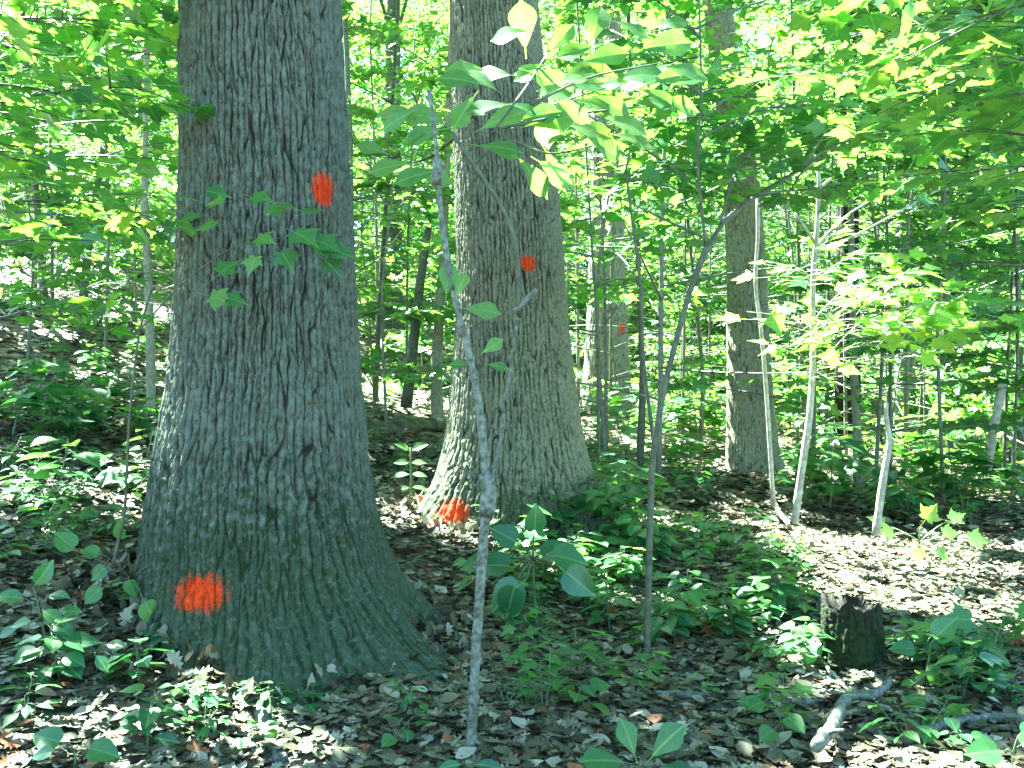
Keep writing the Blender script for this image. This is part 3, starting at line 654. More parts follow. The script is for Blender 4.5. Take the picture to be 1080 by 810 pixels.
big = [(555,62,4.5,.19,-.1,1,.3),(575,62,4.5,.15,.6,.8,.2),(622,52,4.6,.18,.25,1,.3),(605,68,4.5,.19,1,.3,.5),(640,85,4.5,.20,1,.15,.8),(665,55,4.6,.22,1,.25,.6),(690,70,4.6,.20,1,-.05,.8),(668,92,4.5,.18,1,-.25,.8),
       (505,95,4.4,.15,-.6,-.8,.3),(520,75,4.4,.16,-1,.1,.8),(570,100,4.4,.17,.2,-1,.2),(548,80,4.5,.17,-1,.15,.8),(600,105,4.4,.20,1,-.1,.9),(625,120,4.4,.19,1,-.3,.9),(590,130,4.4,.18,1,-.2,.9),
       (500,140,4.1,.17,.9,.45,.5),(480,132,4.1,.17,-.9,.3,.6),(495,152,4.1,.16,1,-.15,.9),(440,172,4.1,.15,-1,-.1,.8),(430,178,4.1,.14,1,-.25,.7),(415,165,4.2,.12,-1,.4,.7),(540,160,4.2,.18,.6,-.6,.6),(570,150,4.3,.17,.5,-.8,.6),(560,165,4.2,.16,1,-.6,.7),
       (610,140,4.3,.17,1,-.5,.8),(640,140,4.4,.16,1,-.2,.9),(585,85,4.5,.18,1,.4,.6),(545,110,4.4,.17,-1,-.1,.9),(660,110,4.5,.16,1,.1,.9),(520,120,4.3,.16,1,.1,.9),(450,120,4.1,.15,-1,.1,.8),(690,85,4.6,.16,1,.1,.9),(560,125,4.4,.15,1,.2,.9),(530,100,4.4,.15,-.6,.5,.6),
       (470,318,3.7,.11,.1,1,.4),(482,325,3.7,.12,1,-.05,.9),(480,318,3.65,.09,.25,.9,.3),(505,375,3.7,.08,.7,.5,.5),(500,385,3.7,.07,-1,.1,.9),(510,384,3.7,.07,1,-.1,.9)]
for i in range(4): big.append((R.uniform(425, 500), R.uniform(70, 185), 3.85, R.uniform(.1, .16), R.choice([-1, 1]), R.uniform(-.6, .5), R.uniform(.4, 1.)))
for i in range(30):
    x, y = R.uniform(495, 715), 0
    y = np.interp(x, [495, 560, 640, 715], [125, 95, 95, 85])+R.normal(0, 26)
    big.append((x, y, np.interp(x, [495, 715], [4.1, 4.65])+R.normal(0, .12), R.uniform(.11, .19), R.choice([-1, 1, 1]), R.uniform(-.5, .5), R.uniform(.4, 1.)))
for (x, y, dd, s, dx, dz, up) in big:
    L.add(P(x, y, dd*.83), np.array([dx, R.uniform(-.25, .25), dz]), np.array([R.normal(0, .3), -R.uniform(.8, 1.6), up]), s*.86)
sp_ = emit_tree('sapling', 'slender grey forked sapling in the centre front with large sunlit oval leaves', 'sapling', None, W, L, P(496,812,d), STEM, PALE, OBOV, wide=1.15, view=False, sun=False)
V, Qd = W2.arrays(); part('side_branch', wood_mesh('side branch', V-P(496,812,d), Qd, STEMD), sp_)

# slim leaning tree right of centre
W, L = Wood(), Leaves(); d = 4.1
stem_px(W, [(682,706),(684,600),(688,480),(700,410),(718,340),(733,290),(745,260)], d, 7.5, 5.5, 40, 8, .15)
stem_px(W, [(733,292),(760,235),(795,208),(850,175),(905,140)], d, 6.5, 4, 20, 6, .1, dd=[4.1,4.3,4.6,5.0,5.2])
stem_px(W, [(745,262),(735,180),(740,80),(735,-60)], d, 3.5, 2, 20, 6, .1)
stem_px(W, [(690,470),(678,380),(676,300),(660,180)], d+.1, 5, 3, 20, 6, .1)
for (ax, ay, ex, ey, dd, rr) in [(740,250,640,200,5.2,.34),(735,180,620,190,5.4,.36),(738,100,640,30,5.2,.38),(738,60,820,60,5.2,.4),(735,150,850,110,5.2,.38),(800,205,900,200,5.2,.34),(735,0,690,-20,5,.4),
                                 (850,175,960,150,5.4,.36),(760,235,800,150,5.0,.3),(740,120,720,140,5.0,.3),(735,30,900,0,5.4,.4),(738,40,620,-20,5.6,.4),(670,240,600,240,5.6,.3),(660,190,700,210,5.4,.3),(740,200,700,170,4.8,.28),(850,175,880,130,4.8,.3)]:
    spray(W, L, P(ax, ay, d+.1), P(ex, ey, dd), rr, .105, .007, 8, .95, .05, chk=True)
for (ax, ay, ex, ey, dd, rr) in [(735,60,640,110,5.6,.4),(735,30,680,60,5.8,.4),(740,130,790,120,5.8,.36),(738,20,790,40,6.0,.4),(740,180,800,170,6.0,.34),(660,180,640,150,5.8,.34),(735,100,850,70,6.2,.42),(735,90,700,110,6.0,.4),(735,-30,760,-10,5.4,.4),(850,175,820,230,5.6,.3),(676,300,640,270,6.2,.28),(745,262,720,235,5.6,.26)]:
    spray(W, L, P(ax, ay, d+.1), P(ex, ey, dd), rr, .11, .005, 8, 1.0, .05)
emit_tree('young_tree', 'slim dark stem curving up to the right with broad sprays of maple leaves', 'tree', None, W, L, P(682,706,d), STEMD, GREEN, MAPLE)

# bright sapling on the right, lit by the sun
W, L = Wood(), Leaves(); d = 6.2
stem_px(W, [(838,552),(845,500),(854,440),(858,380),(857,300),(862,240),(864,190),(863,178)], d, 9, 3.5, 44, 8, .15)
stem_px(W, [(861,258),(848,238),(838,225)], d, 4, 3, 6, 5)
stem_px(W, [(860,270),(868,250),(895,225),(925,208)], d, 3.5, 2, 12, 6)
stem_px(W, [(866,262),(900,250),(945,225),(990,200)], d, 3, 1.5, 12, 6, dd=[6.2,6.3,6.4,6.5])
stem_px(W, [(863,200),(872,192),(877,188)], d, 4, 3, 4, 5)
for (ay, ex, ey, dd, rr) in [(330,930,292,6.0,.34),(345,985,322,6.1,.40),(360,835,335,6.0,.26),(310,845,282,5.9,.26),(385,1020,345,6.3,.36),(400,910,338,5.9,.34),(300,900,268,5.9,.28),(420,838,365,5.9,.24),(365,960,338,6.0,.34),(375,880,318,5.8,.30),(350,940,310,6.4,.36),(390,965,370,6.2,.3),(290,870,250,6.2,.22),(340,900,300,6.3,.34)]:
    spray(W, L, P(857, ay, d), P(ex, ey, dd), rr, .125, .0035, 9, 1.35, .05, whole=.25)
emit_tree('maple_sapling', 'pale maple sapling with sunlit yellow-green leaves above the bright ground patch', 'sapling', None, W, L, P(838,552,d), STEMP, PALE, MAPLE, view=False, sun='patch')

# top right maple
W, L = Wood(), Leaves(); d = 3.3
stem_px(W, [(1230,800),(1235,400),(1225,0),(1220,-300)], d, 26, 16, sides=10)
for (ax, ay, ex, ey, dd, rr) in [(1225,-40,960,60,3.2,.26),(1225,40,985,95,3.3,.26),(1225,-100,900,-10,3.4,.3),(1230,120,1040,100,3.7,.34),(1230,200,1000,190,4.2,.36),(1230,20,1060,30,3.6,.34),(1230,180,920,150,4.6,.38),(1225,-60,1050,-30,4.2,.4),
                                 (1230,240,1060,230,4.6,.34),(1230,90,930,90,5.2,.42),(1225,0,880,40,5.6,.42)]:
    spray(W, L, P(ax, ay, d), P(ex, ey, dd), rr, .105, .008, 8, .9, .06)
emit_tree('maple_tree', 'maple branches with large bright leaves hanging in from the upper right edge', 'tree', 'maples at the frame edges', W, L, P(1230,800,d), STEMD, GREEN, MAPLE, view=False)

# bare sticks and poles standing
def bare(name, label, cat, segs, d, mat, group=None):
    W = Wood()
    for (pts, w0, w1) in segs: stem_px(W, pts, d, w0, w1, 18, 7, .2)
    b = G(*segs[0][0][0]) if False else P(*segs[0][0][0], d)
    V, Qd = W.arrays(); o = single(name, wood_mesh(name, V-b, Qd, mat), b, label, cat, group); return o
bare('dead_stem', 'short bare white stem with a stub, standing at the sunny patch edge', 'dead stem', [([(924,565),(929,520),(936,480),(939,462),(934,440),(935,425)], 9, 4), ([(938,470),(943,464)], 6, 6)], 6.0, STEMP)
bare('dead_stem', 'thin tall bare pole with bleached wavy top before the unmarked trunk', 'dead stem', [([(816,535),(812,470),(806,380),(801,330),(795,300),(800,250),(799,208)], 5, 4)], 6.3, STEMP)
bare('dead_stem', 'leaning pale broken stick at the right among thin stems', 'dead stem', [([(1040,500),(1048,450),(1058,405)], 10, 9)], 8.5, STEMP)
bare('dead_stem', 'slender bare dark shoot rising left of the second marked oak base', 'dead stem', [([(429,430),(436,360),(443,300),(452,240)], 13, 8)], 11, STEMD)

# ------------------------------------------------------------------ thin trees of the middle distance
def pole(label, pts, d, w0, w1, mat, crown_n=8, hz=(3, 7), leaf=.14, shade_blobs=None, name='pole_tree', group='thin straight trees of the middle distance', T=MAPLE2):
    W, L = Wood(), Leaves()
    x0, y0 = pts[0]; x1, y1 = pts[-1]
    bz = GD(x0, d); pts3 = [bz-np.array([0, 0, .1])]+[P(x, y, d) for x, y in pts[1:]]
    v = pts3[-1]-pts3[-2]; v = v/np.linalg.norm(v)
    top = pts3[-1]+v*max(.5, hz[1]-pts3[-1][2]+.3)
    ln = line(pts3+[top], 30); W.tube(ln, np.linspace(w0, w1*.5, 30)*d/F/2, 8, .12, int(x0))
    for i in range(crown_n):
        z = R.uniform(*hz); k = np.argmin(np.abs(ln[:, 2]-z)); a = R.uniform(0, 2*PI); r = R.uniform(.7, 1.7)
        E = ln[k]+np.array([r*math.cos(a), r*math.sin(a), R.uniform(-.1, .5)])
        spray(W, L, ln[k], E, .5*r, leaf, .01, 8, .8, .08, chk=True)
    if shade_blobs:  # high unseen foliage added to shade the left slope
        for i in range(shade_blobs[0]):
            a = R.uniform(0, 6.28); rr = shade_blobs[1]*math.sqrt(R.random()); c = ln[-1]
            leaf_blob(L, np.array([c[0]+rr*math.cos(a), c[1]+rr*math.sin(a), R.uniform(shade_blobs[2], shade_blobs[3])]), R.uniform(.6, 1.2), 42, .22)
    return emit_tree(name, label, 'tree', group, W, L, bz, mat, GREEN, T)
pole('dark thin tree leaning slightly on the upper left slope', [(50,345),(40,230),(32,120)], 13, 10, 8, STEMD, hz=(4, 9), shade_blobs=(70, 4.2, 7, 11))
pole('dark leaning thin tree on the left slope nearer the big oak', [(84,335),(92,270),(100,215)], 13, 11, 8, STEMD, hz=(4, 9), shade_blobs=(70, 4.2, 7.5, 12))
pole('brownish thin tree just left of the nearest oak trunk', [(160,420),(158,330),(152,220),(154,100)], 8.5, 11, 8, BARK3, hz=(3.5, 9), shade_blobs=(110, 4.2, 6, 11))
pole('pale sunlit thin pole immediately right of the nearest oak', [(374,430),(370,250),(369,150),(366,60),(362,-20)], 10, 8, 8, STEM)
pole('straight grey-brown pole left of the second marked oak', [(462,440),(460,380),(466,300),(470,200)], 11, 14, 11, BARK3)
pole('thin upright dark stem just right of the second marked oak', [(632,470),(630,350),(622,220)], 8, 4, 3, STEMD, 6)
pole('dark slim upright stem behind the slim leaning tree', [(675,480),(678,400),(674,300)], 10, 9, 7, STEMD, 8)
pole('mossy brown thin trunk in front of the dark and blue-grey trunks', [(906,530),(904,450),(900,380),(898,250)], 10, 12, 9, BARK3, 8)
pole('thin dark tree at the right with straight stem', [(1003,500),(998,380),(994,230)], 13, 9, 7, STEMD)
pole('thin dark tree at the right leaning a little left', [(1017,495),(1012,400),(1006,300)], 15, 9, 8, STEMD)
pole('slender dark tree near the right frame edge', [(1058,515),(1062,400),(1068,280)], 10, 5, 4, STEMD, 7)
pole('dark tree trunk cut by the right frame edge', [(1078,500),(1076,420),(1074,330)], 12, 12, 10, STEMD, 7)
pole('thin dark sapling trunk right of the unmarked tree', [(850,490),(846,400),(842,260)], 14, 7, 6, STEMD)
pole('thin trunk above the dim log left of second oak', [(395,440),(400,330),(408,200)], 12, 7, 6, STEMD)
pole('thin curved stem left of the unmarked trunk', [(738,480),(742,400),(733,310)], 12, 6, 5, STEMD)

# ------------------------------------------------------------------ leafy understory trees, copied
def proto(h, nb, spread, leaf, seed, z0=.25):
    W, L = Wood(), Leaves()
    ln = line([np.zeros(3)-[0, 0, .15], R.normal(0, .08, 3)*[1, 1, 0]+[0, 0, h*.4], R.normal(0, .2, 3)*[1, 1, 0]+[0, 0, h*.75], R.normal(0, .35, 3)*[1, 1, 0]+[0, 0, h]], 16)
    W.tube(ln, np.linspace(.0062*h**.8, .004, 16), 7, .1, seed)
    for i in range(nb):
        t = z0+(1-z0)*(i+R.random())/nb; p = np.array([np.interp(t, np.linspace(0, 1, 16), ln[:, k]) for k in range(3)])
        a = i*2.4+R.uniform(-.4, .4); r = spread*(1.1-.65*t)*R.uniform(.65, 1.15)
        spray(W, L, p, p+np.array([r*math.cos(a), r*math.sin(a), r*R.uniform(-.05, .35)]), .48*r, leaf, .004+.004*r, 9, .85, .06)
    V, Qd = W.arrays(); return V, Qd, L.arrays(), np.concatenate(W.T)
PR = [proto(5.5, 24, 1.9, .14, 1, .1), proto(7.0, 30, 2.3, .12, 2, .08), proto(4.0, 16, 1.5, .13, 3, .15), proto(8.5, 34, 2.6, .13, 4, .1), proto(2.4, 10, 1.0, .12, 5, .1), proto(6.0, 22, 2.2, .15, 6, .1)]
PW = [wood_mesh('understory wood', V, Qd, STEMU, dict(furrow=np.ones(len(V)))) for V, Qd, _, _ in PR]
BEECH = tpl(mirror([(0,0),(.2,.2),(.27,.48),(.17,.78),(0,1.04)]), (0,.45), .15, .18)
PT = [MAPLE2, BEECH, MAPLE2, BEECH, BEECH, MAPLE2, MAPLE2, BEECH, BEECH]
PM = [GREEN, FARG, GREEN, GREEN, PALE, FARG, GREEN, FARG, GREEN]
PL = [leaf_mesh('understory leaves', q[2], PT[i], PM[i]) for i, q in enumerate(PR)]
def zone(px, d):
    far = d > 15
    if px < 190: return ('tall leafy tree far up the left slope', 'leafy trees far up the left slope') if far else ('leafy understory tree on the left slope beside the nearest oak', 'leafy understory trees on the left slope')
    if px < 478: return ('leafy tree far back between the two big oaks', 'leafy trees far back between the big oaks') if far else ('small leafy tree in the gap between the two big oaks', 'leafy trees in the gap between the big oaks')
    if px < 770: return ('leafy tree far behind the slim leaning stem', 'leafy trees far back in the middle') if far else ('leafy understory tree between second oak and unmarked trunk', 'leafy understory trees in the middle')
    return ('tall leafy tree far back on the right flat', 'leafy trees far back on the right') if far else ('leafy understory tree on the right beyond the sunny patch', 'leafy understory trees on the right')
def understory(px, d, k, sc, ang, name='understory_tree'):
    for q in range(7):
        w_ = PR[k][2][0][::7]*sc+GD(px, d)
        if keep_view(w_).mean() > .86: break
        px += R.uniform(-60, 60); d *= R.uniform(1.0, 1.12)
    b = GD(px, d); lab, grp = zone(px, d)
    V, Qd, a, th_ = PR[k]; ca, sa = math.cos(ang), math.sin(ang); M = np.array([[ca, -sa, 0], [sa, ca, 0], [0, 0, 1]])
    wp = (a[0]*sc)@M.T+b
    kp = keep_sun(wp) & keep_view(wp)
    if name == 'bushy_sapling': lab = lab.replace('tall leafy tree', 'low bushy sapling').replace('small leafy tree', 'low bushy sapling').replace('leafy understory tree', 'low bushy sapling').replace('leafy tree', 'low bushy sapling'); grp = grp.replace('leafy trees', 'bushy saplings').replace('leafy understory trees', 'bushy saplings')
    t = thing(name, lab, 'tree', b, grp); t.rotation_euler = (0, 0, ang); t.scale = (sc,)*3
    wk = prune((V*sc)@M.T+b, Qd, th_)
    part('trunk', PW[k] if wk.all() else wood_mesh('understory wood', V, Qd[wk], STEMU, dict(furrow=np.ones(len(V)))), t)
    part('crown', PL[k] if kp.all() else leaf_mesh('understory leaves', tuple(z[kp] for z in a), PT[k], PM[k]), t)
for (px, d, k, sc) in [(20,9,2,.9),(-60,7.5,0,1.),(110,11,0,.9),(60,14,1,.9),(-30,13,5,1),(150,13,2,1),(10,18,3,1),(110,19,1,1),(60,23,3,1.1),(170,24,3,1.1),(-20,26,3,1.2),(130,30,3,1.2),(40,33,3,1.3),(180,34,3,1.2),(0,40,3,1.3),(90,42,3,1.4),
                       (400,10,2,.9),(440,12,0,.9),(390,15,1,1.),(450,18,1,1),(420,22,3,1),(380,25,3,1.1),(460,28,3,1.2),(430,34,3,1.2),(350,34,3,1.2),(250,30,3,1.2),(300,24,3,1.1),
                       (630,10,5,.85),(700,8.6,1,.9),(850,10.5,1,1.0),(960,11.5,1,.95),(680,9,2,1.),(720,12,0,1.),(650,18,1,1),(700,20,3,1),(600,22,3,1.1),(740,16,1,.9),(680,26,3,1.1),(620,30,3,1.2),(740,28,3,1.2),(560,26,3,1.2),(510,30,3,1.2),(650,37,3,1.3),(720,38,3,1.3),
                       (860,9.5,2,1.1),(930,10.5,5,.9),(1000,9,2,1.1),(1060,9.5,0,.85),(840,13,5,1.),(900,13.5,1,.9),(980,14,0,1.),(1050,13.5,5,1),(1120,8,5,.9),(860,18,1,1.),(930,19,3,1),(1000,18,1,1),(1070,19,3,1),(880,24,3,1.1),(960,25,3,1.1),(1040,25,3,1.1),
                       (820,22,3,1.),(800,28,3,1.2),(900,32,3,1.2),(990,33,3,1.2),(1080,32,3,1.3),(850,38,3,1.3),(1030,40,3,1.3),(770,33,3,1.2),(640,16,1,1.),(700,23,3,1.1),(760,24,1,1.1),(610,19,5,1.),(560,21,3,1.),(830,17,3,1.),(890,21,1,1.1),(950,27,3,1.2),(1020,22,3,1.),(1080,25,1,1.2),(660,31,3,1.3),(720,33,3,1.3),(400,20,1,1.1),(440,24,3,1.1),(410,30,3,1.3),(645,13.5,5,.95),(710,15,1,1.),(770,20,1,1.1),(800,15.5,5,.9),(870,15,1,1.),(935,16.5,5,1.),(1010,15,1,1.05),(1070,16,5,1.),(600,15.5,1,1.),(30,16,1,1.),(90,15.5,5,1.),(150,17,1,1.1),(405,17,5,.9)]:
    understory(px+R.uniform(-12, 12), d*R.uniform(.96, 1.04), k, sc*R.uniform(.9, 1.1), R.uniform(0, 6.28))

PRB = [proto(2.2, 15, 1.3, .13, 7, .04), proto(3.2, 18, 1.7, .14, 8, .03), proto(1.5, 12, 1.0, .11, 9, .02)]
o_ = len(PR); PR += PRB
PW += [wood_mesh('understory wood', V, Qd, STEMU, dict(furrow=np.ones(len(V)))) for V, Qd, _, _ in PRB]
PL += [leaf_mesh('understory leaves', q[2], PT[o_+i], PM[o_+i]) for i, q in enumerate(PRB)]
for (x0, x1, d0, d1, n) in [(-40,200,13,19,8),(-40,200,20,40,16),(385,470,11,17,4),(380,480,18,40,14),(600,760,10,16,9),(590,770,16,40,32),(820,1110,9.5,15,14),(800,1120,15,40,44)]:
    for _ in range(n): understory(R.uniform(x0, x1), R.uniform(d0, d1), o_+int(R.integers(0, 3)), R.uniform(.9, 1.35), R.uniform(0, 6.28), 'bushy_sapling')

# distant woods: one uncountable mass of foliage and stems
L = Leaves(); n = 4800
for i in range(n):
    d = R.uniform(36, 75); x = R.uniform(-.62, .62)*d; z0 = g1(x, d)
    h = R.random()**1.15*min(26, 10+d*.28)
    leaf_blob(L, np.array([x, d, z0+h]), R.uniform(.9, 1.9), 48, .36, .6)
a = L.arrays(); k = keep_sun(a[0], .2); a = tuple(z[k] for z in a)
single('distant_woods', leaf_mesh('distant woods', a, SIMPLE, FARG), (0, 0, 0), kind='stuff')

# ------------------------------------------------------------------ low plants
def plant_px(label, base, d, leaves, T, mat, name='seedling', group=None, smat=STEMG, w=3, cat='plant', wide=1.0, hub=None):
    W, L = Wood(), Leaves(); b = G(*base); ks = b[1]/d; d = b[1]
    H = P(*hub, d) if hub else None
    if H is not None: W.tube(line([b, (b+H)/2+R.normal(0, .008, 3), H], 8), np.linspace(w, w*.6, 8)*d/F/2, 5)
    for (x, y, dd, s, dx, dz, up) in leaves:
        q = P(x, y, d+dd); s0 = H if H is not None else b
        W.tube(bez(s0, (s0+q)/2+UPV*.02, q, 5), np.linspace(w*.6, w*.35, 5)*d/F/2, 4)
        L.add(q, np.array([dx, R.uniform(-.4, .1), dz]), np.array([R.normal(0, .35), -R.uniform(.4, 1.0), up]), s*ks*R.uniform(.65, .95))
    return emit_tree(name, label, cat, group, W, L, b, smat, mat, T, wide, view=False, wname='stem', lname='foliage', sun=False)
plant_px('bottom-edge seedling with a fan of large pale green leaflets', (672,850), 2.6,
    [(668,806,0,.13,-.9,.3,.8),(672,804,0,.13,-.3,.9,.5),(682,805,-.02,.12,.5,.75,.6),(662,812,-.05,.12,-1,-.05,.9),(688,811,-.05,.11,1,.1,.8)], OBOV, GREEN, hub=(676,812), wide=1.2)
plant_px('shrub seedling with broad drooping teal leaves before the second oak', (564,672), 4.5,
    [(563,565,0,.16,.1,1,.3),(575,585,0,.25,1,-.15,.9),(590,598,-.1,.24,.8,-.6,.6),(556,610,-.1,.22,-.7,-.6,.5),(545,612,-.15,.18,-.3,-1,.3),(545,598,0,.2,-1,.1,.9),(520,590,.05,.15,-1,-.2,.9),(565,590,.1,.2,.6,.3,.9),(550,575,.1,.15,-.8,.5,.7)], BROAD, TEAL, hub=(562,590), smat=STEMD, w=4)
plant_px('upright seedling with tiers of opposite narrow sunlit leaves left of second oak', (433,528), 6.0,
    [(433,475,0,.12,-.8,.5,.6),(433,475,0,.12,.8,.4,.6),(433,488,0,.13,-1,.12,.9),(433,488,0,.13,1,.1,.9),(433,500,0,.14,-1,-.05,.9),(433,500,0,.13,1,-.0,.9),(433,514,0,.12,-1,-.05,.9),(433,514,0,.12,1,0,.9)], OVATE, PALE, hub=(433,472), w=2.5)
plant_px('broad green seedling with upright leaves before the second oak roots', (588,545), 5.4,
    [(590,487,0,.17,.7,.2,.8),(578,486,0,.17,-1,.15,.9),(592,492,-.1,.14,1,-.2,.9)], BROAD, PALE, hub=(586,490))
plant_px('small teal-leaved seedling beside the sapling knot', (488,545), 5.0,
    [(487,495,0,.14,-1,-.05,.9),(490,493,0,.13,1,-.1,.9),(492,496,0,.1,.5,.5,.7),(484,490,0,.1,-.5,.7,.6)], OVATE, TEAL, hub=(488,497))
plant_px('shrub with round green leaves left of the nearest oak base', (140,650), 3.75,
    [(130,572,0,.10,-.2,1,.3),(152,576,0,.10,1,.15,.6),(108,585,0,.09,-1,.3,.5),(82,582,-.05,.10,-.7,.6,.4),(185,588,0,.07,.5,.7,.4),(160,596,-.1,.075,.9,.1,.9),(175,603,-.1,.08,.9,-.2,.8),(115,596,-.1,.09,-.6,-.5,.6),(135,608,-.1,.10,.3,-.8,.6),(165,615,-.1,.09,.7,-.6,.7),(110,618,-.15,.10,-.7,-.6,.7),(150,630,-.2,.10,.4,-.8,.7),(180,622,-.15,.08,.9,-.4,.7)], BROAD, GREEN, hub=(140,612), smat=STEMD)
plant_px('trailing leaves lying against the nearest oak just right of its low paint mark', (262,668), 3.45,
    [(268,618,0,.09,-.9,.1,.9),(275,614,0,.10,.5,.35,.7),(285,620,0,.10,1,-.2,.9),(298,634,0,.10,1,-.35,.8)], BROAD, GREEN, hub=(275,626))
plant_px('low plant with shiny teal leaves at the left edge', (48,690), 3.3,
    [(28,632,0,.10,-.9,.2,.8),(50,628,0,.10,.8,.1,.9),(44,643,-.1,.09,.7,-.3,.9),(35,655,-.1,.09,-.8,-.1,.9),(55,658,-.1,.10,.9,-.3,.9),(20,662,-.05,.09,-.9,-.3,.9),(60,672,-.15,.09,.7,-.5,.8),(35,620,.1,.1,.5,.7,.5),(62,645,0,.1,1,.1,.9)], OVATE, TEAL, hub=(44,655), wide=1.2)
plant_px('low plant with shiny leaves below the round-leaved shrub', (100,715), 3.15,
    [(95,683,0,.09,-.9,.1,.9),(110,680,0,.09,.9,.1,.9),(100,690,-.1,.09,.5,-.6,.8),(85,695,-.05,.08,-.9,-.2,.9),(118,692,-.05,.08,1,-.2,.9)], OVATE, TEAL, hub=(101,690), wide=1.2)
plant_px('bottom-left seedling with three flat oval leaves', (75,820), 2.7,
    [(70,785,0,.11,-.9,.25,.7),(88,788,0,.11,.9,-.1,.8),(60,792,-.05,.08,-1,-.15,.9)], BROAD, TEAL, hub=(78,792))
plant_px('bottom-left sprout with two long leaves near the sunlit root', (160,800), 2.75,
    [(150,770,0,.09,-.9,.1,.9),(160,778,0,.1,1,-.05,.9)], OVATE, TEAL, hub=(156,778))
plant_px('bright maple seedling lit by sun behind the sunny patch', (965,590), 6.8,
    [(950,562,0,.17,-.9,.1,.8),(970,556,0,.18,.5,.6,.6),(985,562,-.1,.17,1,.05,.9),(965,570,-.2,.17,.1,-.8,.8),(995,552,0,.17,.8,.4,.7),(1010,566,0,.16,1,-.1,.9),(940,556,.1,.16,-.8,.4,.7),(980,574,-.2,.15,.7,-.5,.8)], MAPLE, PALE, hub=(970,572))
plant_px('low broad-leaved plant right beside the dark stump', (975,718), 3.9,
    [(970,685,0,.13,-.9,.1,.9),(982,678,0,.14,.4,.6,.7),(992,690,0,.14,1,-.15,.9),(980,696,-.1,.12,.2,-.8,.8)], BROAD, TEAL, hub=(980,692))
plant_px('glossy-leaved plant on the right edge beyond the stump', (1050,700), 4.1,
    [(1040,655,0,.14,-.9,.1,.9),(1060,650,0,.14,.8,.2,.8),(1052,668,-.1,.14,-.3,-.8,.8),(1072,665,0,.13,1,-.2,.9),(1030,672,0,.13,-1,-.3,.9)], MAPLE, GREEN, hub=(1052,672))
plant_px('bottom-right corner plant with pale flat leaves', (1070,822), 2.8,
    [(1060,792,0,.11,-1,.05,.9),(1072,788,0,.11,.5,.3,.8),(1075,775,0,.08,.8,.5,.6)], BROAD, TEAL, hub=(1068,796))
plant_px('small leaf sprout at the very bottom under the central sapling', (490,830), 2.75,
    [(488,806,0,.09,-1,.0,.9),(500,806,0,.08,1,.0,.9)], OVATE, TEAL, hub=(494,810))

# herb prototypes, copied
def herb(nl, h, leaf, T, mat, spread):
    W, L = Wood(), Leaves()
    ns = R.integers(1, 3)
    for s in range(ns):
        tip = np.array([R.normal(0, .06), R.normal(0, .06), h*R.uniform(.8, 1.1)])
        W.tube(line([np.array([0, 0, -.03]), tip*.5+R.normal(0, .01, 3), tip], 6), np.linspace(.003, .0015, 6), 4)
        for i in range(nl):
            t = .35+.65*(i+1)/nl; a = i*2.4+R.uniform(-.4, .4)+s; p = tip*t
            dr = np.array([math.cos(a), math.sin(a), R.uniform(-.25, .25)]); q = p+dr*spread*R.uniform(.5, 1)
            W.tube(bez(p, (p+q)/2+UPV*.02, q, 4), [.0015]*4, 3)
            L.add(q, dr, UPV+R.normal(0, .25, 3), leaf*R.uniform(.75, 1.25))
    V, Qd = W.arrays()
    return wood_mesh('herb stem', V, Qd, STEMG), leaf_mesh('herb foliage', L.arrays(), T, mat)
HB = [herb(6, .22, .10, MAPLE2, GREEN, .07), herb(7, .28, .11, BROAD, TEAL, .06), herb(8, .18, .08, OVATE, TEAL, .06), herb(5, .14, .09, MAPLE2, TEAL, .05), herb(9, .34, .12, MAPLE2, GREEN, .10), herb(6, .16, .085, BROAD, GREEN, .05)]
HN = ['maple_seedling', 'broadleaf_seedling', 'narrow_leaved_herb', 'maple_seedling', 'maple_seedling', 'round_leaved_herb']
HL = ['lobed green maple seedling', 'glossy broad-leaved seedling', 'low herb with narrow pointed leaves', 'small teal maple seedling', 'taller bushy maple seedling', 'tiny herb with round leaves']
def hz(px, py):
    if py < 470: return 'far up the leafy slope' if px < 480 else 'far back beyond the marked oaks'
    if px < 180: return 'on the slope left of nearest oak'
    if px < 470: return 'beside the nearest oak roots'
    if px < 690 and py < 570: return 'at the foot of the second oak'
    if px < 690: return 'around the central sapling'
    if py < 560: return 'behind the sunny ground patch'
    if px < 870: return 'between slim stem and dark stump'
    return 'around the dark stump and fallen sticks'
def put_herb(px, py, k, sc):
    b = G(px, py)
    if b[1] > 30 or (740 < px < 840 and py < 545) or (855 < px < 950 and 685 < py < 815): return
    t = thing(HN[k], f'{HL[k]} {hz(px, py)}', 'plant', b, f'{HN[k]} {hz(px, py)}'.replace('_', ' ')+f' {["","","","small","bushy",""][k]}'.rstrip())
    t.rotation_euler = (R.normal(0, .1), R.normal(0, .1), R.uniform(0, 6.28)); t.scale = (sc,)*3
    part('stem', HB[k][0], t); part('foliage', HB[k][1], t)
def scatter(n, box, ks, s0, s1):
    for _ in range(n): put_herb(R.uniform(box[0], box[2]), R.uniform(box[1], box[3]), int(R.choice(ks)), R.uniform(s0, s1))
scatter(36, (700,560,850,690), [0,1,4,3], .5, .85)
scatter(26, (585,490,700,570), [0,1,4], .7, 1.2)
scatter(26, (690,490,1080,545), [0,4], 1.2, 2.2)
scatter(44, (0,340,180,480), [0,2,3,5,1], .9, 1.6)
scatter(24, (0,480,150,600), [2,3,5], .6, 1.0)
scatter(9, (0,620,180,790), [2,5,3,1], .6, .9)
scatter(10, (190,690,470,800), [2,5,3], .45, .7)
scatter(18, (520,590,690,790), [2,3,5,0], .5, .9)
scatter(16, (700,690,1080,800), [0,2,5,3], .5, .9)
scatter(12, (940,680,1080,740), [0,3,1], .6, 1.)
